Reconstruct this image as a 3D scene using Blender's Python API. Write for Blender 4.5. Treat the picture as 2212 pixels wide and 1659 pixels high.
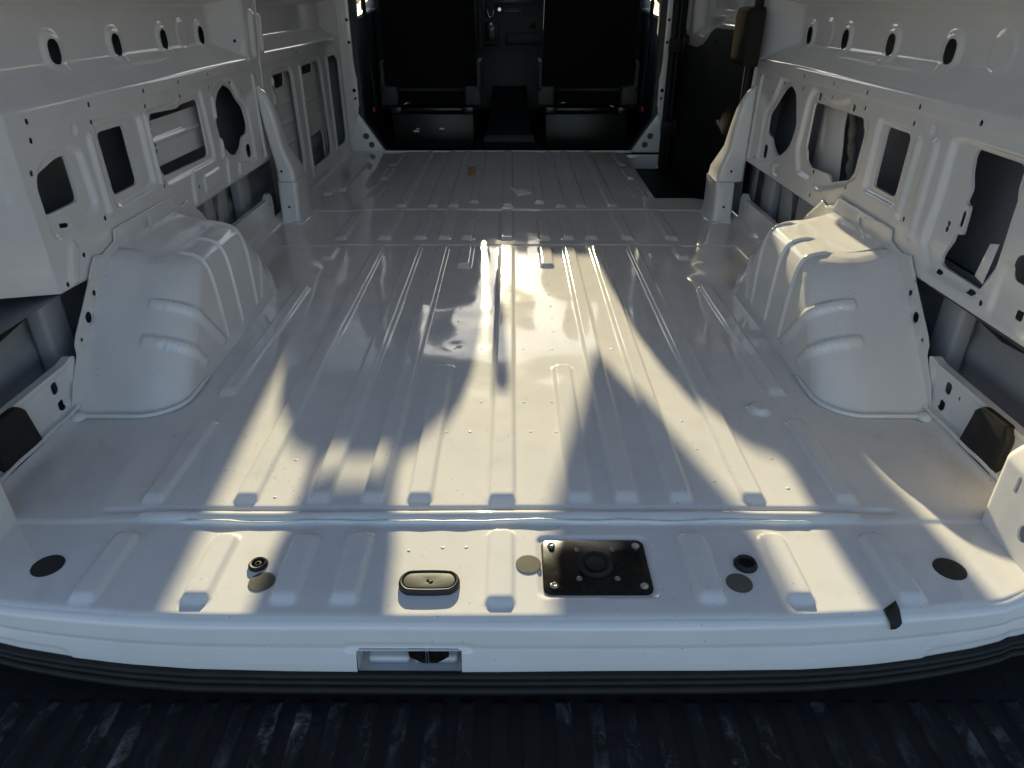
import bpy, bmesh, math, random
import numpy as np
from mathutils import Vector

for o in list(bpy.data.objects):
    bpy.data.objects.remove(o)
SC = bpy.context.scene
COL = SC.collection
R = math.radians
random.seed(7)

# ------------------------------------------------------------------ camera
cam_d = bpy.data.cameras.new('camera')
cam = bpy.data.objects.new('camera', cam_d)
COL.objects.link(cam)
cam.location = (0.021, -0.697, 0.755)
cam.rotation_euler = (R(90 - 28.943), 0, 0)
cam_d.sensor_width = 36
cam_d.lens = 36 * 1500 / 2212
cam_d.clip_start = 0.02
cam_d.clip_end = 3000
SC.camera = cam

# ------------------------------------------------------------------ light
SUN_AZ, SUN_TAN = 0.052, 0.325          # low sun ahead of the van, a little to its left
ray = Vector((SUN_AZ, -1.0, -SUN_TAN)).normalized()
w = bpy.data.worlds.new('World')
SC.world = w
w.use_nodes = True
nt = w.node_tree
bg = nt.nodes['Background']
sky = nt.nodes.new('ShaderNodeTexSky')
sky.sky_type = 'NISHITA'
sky.sun_disc = False
sky.sun_elevation = math.asin(-ray.z)
sky.sun_rotation = math.atan2(-ray.x, -ray.y)
sky.air_density = 1.0
sky.dust_density = 0.9
sky.ozone_density = 1.6
nt.links.new(sky.outputs[0], bg.inputs[0])
bg.inputs[1].default_value = 0.108
sun_d = bpy.data.lights.new('sun', 'SUN')
sun = bpy.data.objects.new('sun', sun_d)
COL.objects.link(sun)
sun.rotation_euler = ray.to_track_quat('-Z', 'Y').to_euler()
sun_d.energy = 5.0
sun_d.angle = R(0.53)
sun_d.color = (1.0, 0.87, 0.575)
vs = SC.view_settings
vs.view_transform = 'Standard'
vs.look = 'None'
vs.gamma = 1
vs.exposure = 1.15
SC.cycles.use_denoising = True
SC.cycles.max_bounces = 12
SC.cycles.diffuse_bounces = 8
SC.cycles.glossy_bounces = 5
SC.cycles.transparent_max_bounces = 8
SC.cycles.caustics_reflective = False
SC.cycles.caustics_refractive = False

# ------------------------------------------------------------------ materials
def mat(name, col, rough=0.5, metal=0.0, coat=0.0, spec=0.5, bump=None, var=None, rvar=None, sheen=0.0):
    m = bpy.data.materials.new(name)
    m.use_nodes = True
    t = m.node_tree
    p = t.nodes['Principled BSDF']
    p.inputs['Base Color'].default_value = (*col, 1)
    p.inputs['Roughness'].default_value = rough
    p.inputs['Metallic'].default_value = metal
    p.inputs['Coat Weight'].default_value = coat
    p.inputs['Coat Roughness'].default_value = 0.04
    p.inputs['Specular IOR Level'].default_value = spec
    p.inputs['Sheen Weight'].default_value = sheen
    tc = t.nodes.new('ShaderNodeTexCoord')
    last = None
    for b in (bump or []):                      # (scale, strength, distance)
        n = t.nodes.new('ShaderNodeTexNoise')
        n.inputs['Scale'].default_value = b[0]
        n.inputs['Detail'].default_value = 3
        t.links.new(tc.outputs['Object'], n.inputs['Vector'])
        bn = t.nodes.new('ShaderNodeBump')
        bn.inputs['Strength'].default_value = b[1]
        bn.inputs['Distance'].default_value = b[2]
        t.links.new(n.outputs['Fac'], bn.inputs['Height'])
        if last:
            t.links.new(last.outputs[0], bn.inputs['Normal'])
        last = bn
    if last:
        t.links.new(last.outputs[0], p.inputs['Normal'])
        t.links.new(last.outputs[0], p.inputs['Coat Normal'])
    if var:                                      # (scale, other colour, lo, hi)
        n = t.nodes.new('ShaderNodeTexNoise')
        n.inputs['Scale'].default_value = var[0]
        n.inputs['Detail'].default_value = 6
        n.inputs['Roughness'].default_value = 0.65
        t.links.new(tc.outputs['Object'], n.inputs['Vector'])
        rp = t.nodes.new('ShaderNodeValToRGB')
        rp.color_ramp.elements[0].position = var[2]
        rp.color_ramp.elements[1].position = var[3]
        rp.color_ramp.elements[0].color = (*col, 1)
        rp.color_ramp.elements[1].color = (*var[1], 1)
        t.links.new(n.outputs['Fac'], rp.inputs['Fac'])
        t.links.new(rp.outputs['Color'], p.inputs['Base Color'])
    if rvar:                                     # (scale, lo, hi)
        n = t.nodes.new('ShaderNodeTexNoise')
        n.inputs['Scale'].default_value = rvar[0]
        n.inputs['Detail'].default_value = 5
        t.links.new(tc.outputs['Object'], n.inputs['Vector'])
        mr = t.nodes.new('ShaderNodeMapRange')
        mr.inputs['From Min'].default_value = 0.3
        mr.inputs['From Max'].default_value = 0.7
        mr.inputs['To Min'].default_value = rvar[1]
        mr.inputs['To Max'].default_value = rvar[2]
        t.links.new(n.outputs['Fac'], mr.inputs['Value'])
        t.links.new(mr.outputs[0], p.inputs['Roughness'])
    return m

PAINT = (0.740, 0.705, 0.685)
FPAINT = (0.700, 0.666, 0.648)
M = {}
M['paint'] = mat('white_gloss_paint', PAINT, 0.12, coat=0.1, bump=[(5.0, 0.25, 0.004), (420, 0.04, 0.0004)],
                 var=(9, (0.69, 0.665, 0.645), 0.45, 0.75), rvar=(9, 0.05, 0.12))
M['floorpaint'] = mat('white_floor_paint', FPAINT, 0.09, coat=0.0, bump=[(3.5, 0.20, 0.005), (11, 0.06, 0.002), (500, 0.02, 0.0003)],
                      var=(14, (0.61, 0.585, 0.56), 0.5, 0.85), rvar=(11, 0.035, 0.10))
def specks(m, amount=0.735):
    t = m.node_tree
    p = t.nodes['Principled BSDF']
    src = p.inputs['Base Color'].links[0].from_socket
    tc = t.nodes.new('ShaderNodeTexCoord')
    n = t.nodes.new('ShaderNodeTexNoise')
    n.inputs['Scale'].default_value = 210
    n.inputs['Detail'].default_value = 1.5
    t.links.new(tc.outputs['Object'], n.inputs['Vector'])
    big = t.nodes.new('ShaderNodeTexNoise')
    big.inputs['Scale'].default_value = 6
    big.inputs['Detail'].default_value = 4
    t.links.new(tc.outputs['Object'], big.inputs['Vector'])
    ad = t.nodes.new('ShaderNodeMath'); ad.operation = 'MULTIPLY_ADD'
    ad.inputs[1].default_value = 0.16
    t.links.new(big.outputs['Fac'], ad.inputs[0]); t.links.new(n.outputs['Fac'], ad.inputs[2])
    mr = t.nodes.new('ShaderNodeMapRange')
    mr.inputs['From Min'].default_value = amount + 0.08
    mr.inputs['From Max'].default_value = amount + 0.12
    t.links.new(ad.outputs[0], mr.inputs['Value'])
    mx = t.nodes.new('ShaderNodeMix'); mx.data_type = 'RGBA'
    mx.inputs[7].default_value = (0.22, 0.20, 0.18, 1)
    t.links.new(mr.outputs[0], mx.inputs['Factor'])
    t.links.new(src, mx.inputs[6])
    t.links.new(mx.outputs[2], p.inputs['Base Color'])
specks(M['floorpaint'])

def scuffs(m):
    """thin wandering scuff lines, only in a few patches"""
    t = m.node_tree
    p = t.nodes['Principled BSDF']
    src = p.inputs['Base Color'].links[0].from_socket
    tc = t.nodes.new('ShaderNodeTexCoord')
    n = t.nodes.new('ShaderNodeTexNoise')
    n.inputs['Scale'].default_value = 16
    n.inputs['Detail'].default_value = 2.5
    n.inputs['Distortion'].default_value = 1.2
    t.links.new(tc.outputs['Object'], n.inputs['Vector'])
    a = t.nodes.new('ShaderNodeMath'); a.operation = 'SUBTRACT'; a.inputs[1].default_value = 0.5
    t.links.new(n.outputs['Fac'], a.inputs[0])
    b = t.nodes.new('ShaderNodeMath'); b.operation = 'ABSOLUTE'
    t.links.new(a.outputs[0], b.inputs[0])
    mr = t.nodes.new('ShaderNodeMapRange')
    mr.inputs['From Min'].default_value = 0.0
    mr.inputs['From Max'].default_value = 0.006
    mr.inputs['To Min'].default_value = 1.0
    mr.inputs['To Max'].default_value = 0.0
    t.links.new(b.outputs[0], mr.inputs['Value'])
    k = t.nodes.new('ShaderNodeTexNoise')
    k.inputs['Scale'].default_value = 5.5
    k.inputs['Detail'].default_value = 5
    t.links.new(tc.outputs['Object'], k.inputs['Vector'])
    kr = t.nodes.new('ShaderNodeMapRange')
    kr.inputs['From Min'].default_value = 0.56
    kr.inputs['From Max'].default_value = 0.70
    kr.inputs['To Max'].default_value = 0.55
    t.links.new(k.outputs['Fac'], kr.inputs['Value'])
    mu = t.nodes.new('ShaderNodeMath'); mu.operation = 'MULTIPLY'
    t.links.new(mr.outputs[0], mu.inputs[0]); t.links.new(kr.outputs[0], mu.inputs[1])
    mx = t.nodes.new('ShaderNodeMix'); mx.data_type = 'RGBA'
    mx.inputs[7].default_value = (0.36, 0.33, 0.30, 1)
    t.links.new(mu.outputs[0], mx.inputs['Factor'])
    t.links.new(src, mx.inputs[6])
    t.links.new(mx.outputs[2], p.inputs['Base Color'])
scuffs(M['floorpaint'])
specks(M['paint'], 0.76)
M['primer_lit'] = mat('lit_cavity_paint', (0.44, 0.435, 0.45), 0.4, bump=[(3, 0.2, 0.004)], var=(5, (0.36, 0.355, 0.37), 0.4, 0.7))  # lighter grey; light reaching the lower cavity is put into the colour
M['ecoat_shaded'] = mat('shaded_primer_coat', (0.25, 0.25, 0.27), 0.5, spec=0.3, bump=[(3, 0.2, 0.004)], var=(5, (0.19, 0.19, 0.21), 0.4, 0.7))  # darker copy; shade of the upper cavity is put into the colour
M['sealant'] = mat('painted_sealant', (0.72, 0.71, 0.69), 0.35, bump=[(120, 0.5, 0.002)])
M['plastic'] = mat('black_grained_plastic', (0.020, 0.019, 0.018), 0.6, spec=0.22, bump=[(900, 0.25, 0.0005)], var=(30, (0.034, 0.032, 0.029), 0.4, 0.8))
M['block'] = mat('dull_black_rubber_block', (0.026, 0.024, 0.020), 0.85, spec=0.02, bump=[(500, 0.5, 0.0012)])
M['block'].node_tree.nodes['Principled BSDF'].inputs['IOR'].default_value = 1.03
M['cab'] = mat('black_cab_plastic', (0.008, 0.008, 0.009), 0.6, spec=0.3, bump=[(700, 0.2, 0.0004)])
M['cabgrey'] = mat('charcoal_cab_trim', (0.032, 0.032, 0.034), 0.6, bump=[(700, 0.2, 0.0004)])
M['fabric'] = mat('black_seat_cloth', (0.007, 0.007, 0.008), 0.95, spec=0.1, bump=[(1500, 0.4, 0.0006)], sheen=0.02)
M['rubber'] = mat('black_rubber', (0.012, 0.011, 0.010), 0.55, spec=0.3, bump=[(18, 0.25, 0.003), (600, 0.25, 0.0006)], var=(22, (0.020, 0.018, 0.017), 0.45, 0.75))
M['glossblack'] = mat('black_painted_steel', (0.010, 0.009, 0.008), 0.18, coat=0.0, spec=0.3, bump=[(60, 0.06, 0.0008)], var=(26, (0.020, 0.018, 0.015), 0.5, 0.72), rvar=(20, 0.12, 0.26))
M['felt'] = mat('grey_sound_patch', (0.10, 0.092, 0.078), 0.7, metal=0.0, spec=0.12, bump=[(900, 0.7, 0.001)], var=(700, (0.16, 0.145, 0.115), 0.45, 0.6))
M['feltdark'] = mat('black_sound_patch', (0.012, 0.012, 0.013), 0.6, bump=[(900, 0.5, 0.001)])
M['seatbox'] = mat('black_seat_box_paint', (0.006, 0.006, 0.006), 0.35, spec=0.3, bump=[(40, 0.1, 0.001)])
M['zinc'] = mat('zinc_screw', (0.62, 0.60, 0.56), 0.28, metal=1.0, bump=[(60, 0.2, 0.001)])
M['dullzinc'] = mat('dull_rivet', (0.30, 0.28, 0.25), 0.45, metal=0.8)
M['chrome'] = mat('satin_chrome', (0.7, 0.7, 0.7), 0.2, metal=1.0)
M['lining'] = mat('black_hardboard_lining', (0.006, 0.006, 0.006), 0.75, spec=0.2, bump=[(500, 0.2, 0.0005)])
M['foam'] = mat('brown_grey_foam', (0.15, 0.135, 0.12), 0.9, bump=[(90, 0.6, 0.004)])
M['yellow'] = mat('yellow_tape', (0.45, 0.27, 0.02), 0.5, var=(80, (0.30, 0.17, 0.01), 0.4, 0.6))
M['paper'] = mat('white_paper', (0.74, 0.71, 0.62), 0.8, var=(20, (0.66, 0.62, 0.54), 0.4, 0.7))
M['blacktape'] = mat('black_tape', (0.010, 0.009, 0.008), 0.7, bump=[(200, 0.4, 0.001)])
M['red'] = mat('red_button', (0.45, 0.02, 0.02), 0.4)
M['blueclip'] = mat('blue_clip', (0.02, 0.05, 0.16), 0.4)
M['white'] = mat('white_label', (0.75, 0.75, 0.75), 0.5)
M['screen'] = mat('blank_screen', (0.10, 0.12, 0.16), 0.15)
M['asphalt'] = mat('asphalt', (0.15, 0.142, 0.132), 0.9, bump=[(60, 0.5, 0.01)], var=(8, (0.20, 0.19, 0.175), 0.35, 0.7))

def bumper_mat():
    m = mat('dusty_black_bumper_plastic', (0.010, 0.010, 0.010), 0.6, spec=0.2, bump=[(500, 0.3, 0.0008)])
    t = m.node_tree
    p = t.nodes['Principled BSDF']
    tc = t.nodes.new('ShaderNodeTexCoord')
    # dust sits in patches, drawn out along the ribs, only on the raised strips
    mp = t.nodes.new('ShaderNodeMapping')
    mp.inputs['Scale'].default_value = (1.0, 0.55, 1.0)
    t.links.new(tc.outputs['Object'], mp.inputs['Vector'])
    n1 = t.nodes.new('ShaderNodeTexNoise')
    n1.inputs['Scale'].default_value = 26
    n1.inputs['Detail'].default_value = 9
    n1.inputs['Roughness'].default_value = 0.72
    n1.inputs['Distortion'].default_value = 1.4
    t.links.new(mp.outputs[0], n1.inputs['Vector'])
    r1 = t.nodes.new('ShaderNodeValToRGB')
    r1.color_ramp.elements[0].position = 0.50
    r1.color_ramp.elements[1].position = 0.84
    t.links.new(n1.outputs['Fac'], r1.inputs['Fac'])
    n2 = t.nodes.new('ShaderNodeTexNoise')
    n2.inputs['Scale'].default_value = 7
    n2.inputs['Detail'].default_value = 3
    t.links.new(tc.outputs['Object'], n2.inputs['Vector'])
    r2 = t.nodes.new('ShaderNodeValToRGB')
    r2.color_ramp.elements[0].position = 0.42
    r2.color_ramp.elements[1].position = 0.66
    t.links.new(n2.outputs['Fac'], r2.inputs['Fac'])
    # thin wandering scratches
    v = t.nodes.new('ShaderNodeTexVoronoi')
    v.feature = 'DISTANCE_TO_EDGE'
    v.inputs['Scale'].default_value = 17
    nz = t.nodes.new('ShaderNodeTexNoise')
    nz.inputs['Scale'].default_value = 30
    nz.inputs['Detail'].default_value = 4
    t.links.new(tc.outputs['Object'], nz.inputs['Vector'])
    mixv = t.nodes.new('ShaderNodeMix')
    mixv.data_type = 'VECTOR'
    mixv.inputs['Factor'].default_value = 0.10
    t.links.new(tc.outputs['Object'], mixv.inputs[4])
    t.links.new(nz.outputs['Color'], mixv.inputs[5])
    t.links.new(mixv.outputs[1], v.inputs['Vector'])
    r3 = t.nodes.new('ShaderNodeValToRGB')
    r3.color_ramp.elements[0].position = 0.0
    r3.color_ramp.elements[1].position = 0.022
    r3.color_ramp.elements[0].color = (0.22, 0.22, 0.22, 1)
    r3.color_ramp.elements[1].color = (0, 0, 0, 1)
    t.links.new(v.outputs['Distance'], r3.inputs['Fac'])
    mul = t.nodes.new('ShaderNodeMath'); mul.operation = 'MULTIPLY'
    t.links.new(r1.outputs['Color'], mul.inputs[0]); t.links.new(r2.outputs['Color'], mul.inputs[1])
    mul3 = t.nodes.new('ShaderNodeMath'); mul3.operation = 'MULTIPLY'
    t.links.new(r3.outputs['Color'], mul3.inputs[0]); t.links.new(r2.outputs['Color'], mul3.inputs[1])
    add = t.nodes.new('ShaderNodeMath'); add.operation = 'ADD'; add.use_clamp = True
    t.links.new(mul.outputs[0], add.inputs[0]); t.links.new(mul3.outputs[0], add.inputs[1])
    sep = t.nodes.new('ShaderNodeSeparateXYZ')
    t.links.new(tc.outputs['Object'], sep.inputs[0])
    zr = t.nodes.new('ShaderNodeMapRange')       # raised strips catch the dust
    zr.inputs['From Min'].default_value = -0.1425
    zr.inputs['From Max'].default_value = -0.1395
    zr.inputs['To Min'].default_value = 0.12
    t.links.new(sep.outputs['Z'], zr.inputs['Value'])
    mul2 = t.nodes.new('ShaderNodeMath'); mul2.operation = 'MULTIPLY'
    t.links.new(add.outputs[0], mul2.inputs[0]); t.links.new(zr.outputs[0], mul2.inputs[1])
    mx = t.nodes.new('ShaderNodeMix'); mx.data_type = 'RGBA'
    mx.inputs[6].default_value = (0.014, 0.0135, 0.014, 1)
    mx.inputs[7].default_value = (0.34, 0.325, 0.315, 1)
    t.links.new(mul2.outputs[0], mx.inputs['Factor'])
    t.links.new(mx.outputs[2], p.inputs['Base Color'])
    rr = t.nodes.new('ShaderNodeMapRange')
    rr.inputs['To Min'].default_value = 0.62
    rr.inputs['To Max'].default_value = 0.9
    t.links.new(mul2.outputs[0], rr.inputs['Value'])
    t.links.new(rr.outputs[0], p.inputs['Roughness'])
    return m
M['bumper'] = bumper_mat()

def glass_mat(name='window_glass', tint=(0.90, 0.93, 0.91)):
    m = bpy.data.materials.new(name)
    m.use_nodes = True
    t = m.node_tree
    t.nodes.remove(t.nodes['Principled BSDF'])
    out = t.nodes['Material Output']
    tr = t.nodes.new('ShaderNodeBsdfTransparent')
    tr.inputs[0].default_value = (*tint, 1)
    gl = t.nodes.new('ShaderNodeBsdfGlossy')
    gl.inputs['Roughness'].default_value = 0.02
    fr = t.nodes.new('ShaderNodeFresnel')
    fr.inputs[0].default_value = 1.4
    mx = t.nodes.new('ShaderNodeMixShader')
    t.links.new(fr.outputs[0], mx.inputs[0])
    t.links.new(tr.outputs[0], mx.inputs[1])
    t.links.new(gl.outputs[0], mx.inputs[2])
    t.links.new(mx.outputs[0], out.inputs[0])
    return m
M['glass'] = glass_mat()
M['tint'] = glass_mat('dimmed_side_glass', (0.07, 0.08, 0.085))  # side panes darkened to dim the bright view outside

# ------------------------------------------------------------------ mesh helpers
def link(name, me, m, parent=None, smooth=True):
    o = bpy.data.objects.new(name, me)
    COL.objects.link(o)
    me.materials.append(M[m])
    if smooth:
        me.polygons.foreach_set('use_smooth', [True] * len(me.polygons))
    o.parent = parent
    return o

def empty(name, loc=(0, 0, 0), parent=None):
    o = bpy.data.objects.new(name, None)
    COL.objects.link(o)
    o.location = loc
    o.empty_display_size = 0.1
    o.parent = parent
    return o

def quads(name, V, F, m, parent=None, smooth=True):
    """mesh from vertex array (n,3) and quad index array (k,4)"""
    V = np.asarray(V, dtype=np.float32)
    F = np.asarray(F, dtype=np.int32)
    me = bpy.data.meshes.new(name)
    me.vertices.add(len(V))
    me.vertices.foreach_set('co', V.ravel())
    me.loops.add(F.size)
    me.loops.foreach_set('vertex_index', F.ravel())
    me.polygons.add(len(F))
    me.polygons.foreach_set('loop_start', np.arange(0, F.size, 4, dtype=np.int32))
    me.polygons.foreach_set('loop_total', np.full(len(F), 4, dtype=np.int32))
    me.update(calc_edges=True)
    me.validate()
    return link(name, me, m, parent, smooth)

def pydata(name, V, F, m, parent=None, smooth=False):
    me = bpy.data.meshes.new(name)
    me.from_pydata([tuple(v) for v in V], [], [tuple(f) for f in F])
    me.update()
    return link(name, me, m, parent, smooth)

def sst(x):
    x = np.clip(x, 0, 1)
    return x * x * (3 - 2 * x)

def up(sd, wd):
    """1 well inside the shape, 0 outside it, smooth ramp of width wd"""
    return sst(-sd / wd)

def chaikin(P, n=2):
    """round the corners of an outline; n picks the fillet size"""
    P = np.asarray(P, float)
    if not n:
        return P
    rad = 0.006 if n == 1 else 0.014
    out = []
    k = len(P)
    for i in range(k):
        a, b, c = P[i - 1], P[i], P[(i + 1) % k]
        la, lc = np.hypot(*(a - b)), np.hypot(*(c - b))
        ra, rc_ = min(rad, 0.48 * la), min(rad, 0.48 * lc)
        p0 = b + (a - b) * ra / max(la, 1e-9)
        p1 = b + (c - b) * rc_ / max(lc, 1e-9)
        for q in (0.0, 0.33, 0.67, 1.0):
            out.append((1 - q) ** 2 * p0 + 2 * q * (1 - q) * b + q * q * p1)
    return np.array(out)

def sd_poly(U, V, P, rnd=2):
    P = chaikin(P, rnd) if rnd else np.asarray(P, float)
    d = np.full(U.shape, 1e9)
    s = np.ones(U.shape)
    n = len(P)
    for i in range(n):
        a = P[i]; b = P[i - 1]
        ex, ey = b - a
        wx, wy = U - a[0], V - a[1]
        tt = np.clip((wx * ex + wy * ey) / (ex * ex + ey * ey + 1e-12), 0, 1)
        bx, by = wx - ex * tt, wy - ey * tt
        d = np.minimum(d, bx * bx + by * by)
        c1 = V >= a[1]; c2 = V < b[1]; c3 = ex * wy > ey * wx
        flip = (c1 & c2 & c3) | (~c1 & ~c2 & ~c3)
        s = np.where(flip, -s, s)
    return s * np.sqrt(d)

def sd_box(U, V, cx, cy, hx, hy, r=0.0):
    qx = np.abs(U - cx) - hx + r
    qy = np.abs(V - cy) - hy + r
    return np.hypot(np.maximum(qx, 0), np.maximum(qy, 0)) + np.minimum(np.maximum(qx, qy), 0) - r

def sd_seg(U, V, a, b, r):
    ax, ay = a; bx, by = b
    ex, ey = bx - ax, by - ay
    tt = np.clip(((U - ax) * ex + (V - ay) * ey) / (ex * ex + ey * ey + 1e-12), 0, 1)
    return np.hypot(U - ax - ex * tt, V - ay - ey * tt) - r

def sheet(name, us, vs_, fmap, hf, m, parent=None, hole=None, rim=0.004):
    """pressed sheet: grid over (u,v), height hf(u,v), openings where hole(u,v)<0 with a turned edge"""
    U, V = np.meshgrid(us, vs_, indexing='ij')
    nu, nv = U.shape
    idx = np.arange(nu * nv).reshape(nu, nv)
    F = np.stack([idx[:-1, :-1], idx[1:, :-1], idx[1:, 1:], idx[:-1, 1:]], -1).reshape(-1, 4)
    U = U.ravel().copy(); V = V.ravel().copy()
    rimE = None
    if hole is not None:
        H = hole(U, V)
        ins = H < 0
        cnt = ins[F].sum(1)
        F = F[cnt < 4]
        used = np.zeros(len(U), bool); used[F.ravel()] = True
        mv = np.where(ins & used)[0]
        e = 2e-4
        for _ in range(4):
            u, v = U[mv], V[mv]
            h0 = hole(u, v)
            gx = (hole(u + e, v) - hole(u - e, v)) / (2 * e)
            gy = (hole(u, v + e) - hole(u, v - e)) / (2 * e)
            g2 = np.maximum(gx * gx + gy * gy, 0.25)
            st = np.clip(h0 / g2, -0.008, 0.008)
            U[mv] = u - st * gx
            V[mv] = v - st * gy
        E = np.concatenate([F[:, [0, 1]], F[:, [1, 2]], F[:, [2, 3]], F[:, [3, 0]]])
        key = np.sort(E, 1)
        key = key[:, 0].astype(np.int64) * (nu * nv) + key[:, 1]
        _, first, c = np.unique(key, return_index=True, return_counts=True)
        B = E[first[c == 1]]
        rimE = B[ins[B].all(1)]
    h = hf(U, V)
    P = np.stack(fmap(U, V, h), -1)
    used = np.zeros(len(U), bool); used[F.ravel()] = True
    remap = np.cumsum(used) - 1
    Vs = P[used]
    Fs = remap[F]
    if rimE is not None and len(rimE) and rim:
        P2 = np.stack(fmap(U, V, h - (rim(U, V) if callable(rim) else rim)), -1)
        a, b = rimE[:, 0], rimE[:, 1]
        k = len(a); o0 = len(Vs)
        Vs = np.concatenate([Vs, P[a], P[b], P2[b], P2[a]])
        i = np.arange(k)
        Fs = np.concatenate([Fs, np.stack([o0 + i, o0 + k + i, o0 + 2 * k + i, o0 + 3 * k + i], -1)])
    return quads(name, Vs, Fs, m, parent)

def grid_mesh(name, P, m, parent=None, closed_u=False, smooth=True):
    """P: (nu,nv,3)"""
    nu, nv, _ = P.shape
    idx = np.arange(nu * nv).reshape(nu, nv)
    if closed_u:
        idx = np.concatenate([idx, idx[:1]], 0)
    F = np.stack([idx[:-1, :-1], idx[1:, :-1], idx[1:, 1:], idx[:-1, 1:]], -1).reshape(-1, 4)
    return quads(name, P.reshape(-1, 3), F, m, parent, smooth)

def box(name, x0, x1, y0, y1, z0, z1, m, parent=None, bev=0.004, seg=2, rot=None, piv=None, smooth=True):
    bm = bmesh.new()
    bmesh.ops.create_cube(bm, size=1)
    for v in bm.verts:
        v.co = Vector(((x0 + x1) / 2 + v.co.x * (x1 - x0), (y0 + y1) / 2 + v.co.y * (y1 - y0), (z0 + z1) / 2 + v.co.z * (z1 - z0)))
    if bev:
        bmesh.ops.bevel(bm, geom=list(bm.edges), offset=bev, segments=seg, affect='EDGES', profile=0.5)
    if rot is not None:
        bmesh.ops.rotate(bm, verts=bm.verts, cent=piv or ((x0 + x1) / 2, (y0 + y1) / 2, (z0 + z1) / 2), matrix=rot)
    me = bpy.data.meshes.new(name)
    bm.to_mesh(me); bm.free()
    o = link(name, me, m, parent, smooth)
    if smooth:
        try:
            me.set_sharp_from_angle(angle=R(50))
        except Exception:
            pass
    return o

def prism(name, pts, ax, a0, a1, m, parent=None, bev=0.002, rnd=0):
    """outline pts in the two other axes, extruded along axis ax from a0 to a1"""
    if rnd:
        pts = [tuple(p) for p in chaikin(pts, rnd)]
    bm = bmesh.new()
    def P(p, a):
        return {0: (a, p[0], p[1]), 1: (p[0], a, p[1]), 2: (p[0], p[1], a)}[ax]
    A = [bm.verts.new(P(p, a0)) for p in pts]
    B = [bm.verts.new(P(p, a1)) for p in pts]
    n = len(pts)
    fa = bm.faces.new(A); fb = bm.faces.new(list(reversed(B)))
    for i in range(n):
        bm.faces.new([A[i], B[i], B[(i + 1) % n], A[(i + 1) % n]])
    bmesh.ops.recalc_face_normals(bm, faces=bm.faces)
    if bev:
        ed = [e for e in bm.edges if (e in fa.edges or e in fb.edges)]
        bmesh.ops.bevel(bm, geom=ed, offset=bev, segments=2, affect='EDGES', profile=0.5)
    me = bpy.data.meshes.new(name)
    bm.to_mesh(me); bm.free()
    o = link(name, me, m, parent, True)
    me.set_sharp_from_angle(angle=R(40))
    return o

def tube(name, path, r, m, parent=None, n=8, closed=False):
    P = [Vector(p) for p in path]
    k = len(P)
    V = []
    upv = Vector((0, 0, 1))
    for i in range(k):
        d = (P[min(i + 1, k - 1)] - P[max(i - 1, 0)]).normalized()
        a = d.cross(upv)
        if a.length < 1e-3:
            a = d.cross(Vector((0, 1, 0)))
        a.normalize()
        b = a.cross(d)
        rr = r[i] if hasattr(r, '__len__') else r
        V.append([P[i] + a * (rr * math.cos(2 * math.pi * j / n)) + b * (rr * math.sin(2 * math.pi * j / n)) for j in range(n)])
    F = []
    W = [v for row in V for v in row]
    for i in range(k - 1):
        for j in range(n):
            F.append((i * n + j, i * n + (j + 1) % n, (i + 1) * n + (j + 1) % n, (i + 1) * n + j))
    F.append(tuple(range(n)))
    F.append(tuple(reversed(range((k - 1) * n, k * n))))
    return pydata(name, W, F, m, parent, True)

def lathe(name, prof, c, m, parent=None, n=28, sx=1.0, sy=1.0, axis='z', stretch=0.0):
    """profile [(r,h)...] turned about an axis through c; stretch adds a straight middle along x (oblong)"""
    V = []; F = []
    for (r, h) in prof:
        for j in range(n):
            a = 2 * math.pi * j / n
            x, y = r * math.cos(a) * sx, r * math.sin(a) * sy
            x += stretch * (1 if math.cos(a) > 0 else -1) if stretch else 0
            if axis == 'z':
                V.append((c[0] + x, c[1] + y, c[2] + h))
            elif axis == 'x':
                V.append((c[0] + h, c[1] + x, c[2] + y))
            else:
                V.append((c[0] + x, c[1] + h, c[2] + y))
    k = len(prof)
    for i in range(k - 1):
        for j in range(n):
            F.append((i * n + j, i * n + (j + 1) % n, (i + 1) * n + (j + 1) % n, (i + 1) * n + j))
    F.append(tuple(range((k - 1) * n, k * n)))
    o = pydata(name, V, F, m, parent, True)
    o.data.set_sharp_from_angle(angle=R(45))
    return o

def loft(name, secs, m, parent=None, cap=True):
    """secs: list of equal-length closed outlines (xyz)"""
    n = len(secs[0])
    V = [p for s in secs for p in s]
    F = []
    for i in range(len(secs) - 1):
        for j in range(n):
            F.append((i * n + j, i * n + (j + 1) % n, (i + 1) * n + (j + 1) % n, (i + 1) * n + j))
    if cap:
        F.append(tuple(reversed(range(n))))
        F.append(tuple(range((len(secs) - 1) * n, len(secs) * n)))
    o = pydata(name, V, F, m, parent, True)
    o.data.set_sharp_from_angle(angle=R(42))
    return o

def rrect(cx, cy, hx, hy, r, n=5):
    out = []
    r = min(r, hx * 0.99, hy * 0.99)
    for q, (sx, sy) in enumerate(((1, 1), (-1, 1), (-1, -1), (1, -1))):
        for k in range(n + 1):
            a = math.pi / 2 * (q + k / n)
            out.append((cx + sx * (hx - r) + r * math.cos(a), cy + sy * (hy - r) + r * math.sin(a)))
    return out

def tag(o, label=None, cat=None, kind=None, group=None):
    if label: o['label'] = label
    if cat: o['category'] = cat
    if kind: o['kind'] = kind
    if group: o['group'] = group
    return o

# ================================================================== SETTING
g = pydata('ground', [(-800, -800, -0.66), (800, -800, -0.66), (800, 800, -0.66), (-800, 800, -0.66)], [(0, 1, 2, 3)], 'asphalt')
tag(g, kind='structure')

# ================================================================== THE VAN
van = empty('cargo_van', (0, 0, 0))
tag(van, 'empty white cargo van seen through its open rear doorway, bare painted load floor', 'van')
WX = 0.887                         # inner side panels stand at x = +-0.887

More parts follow.
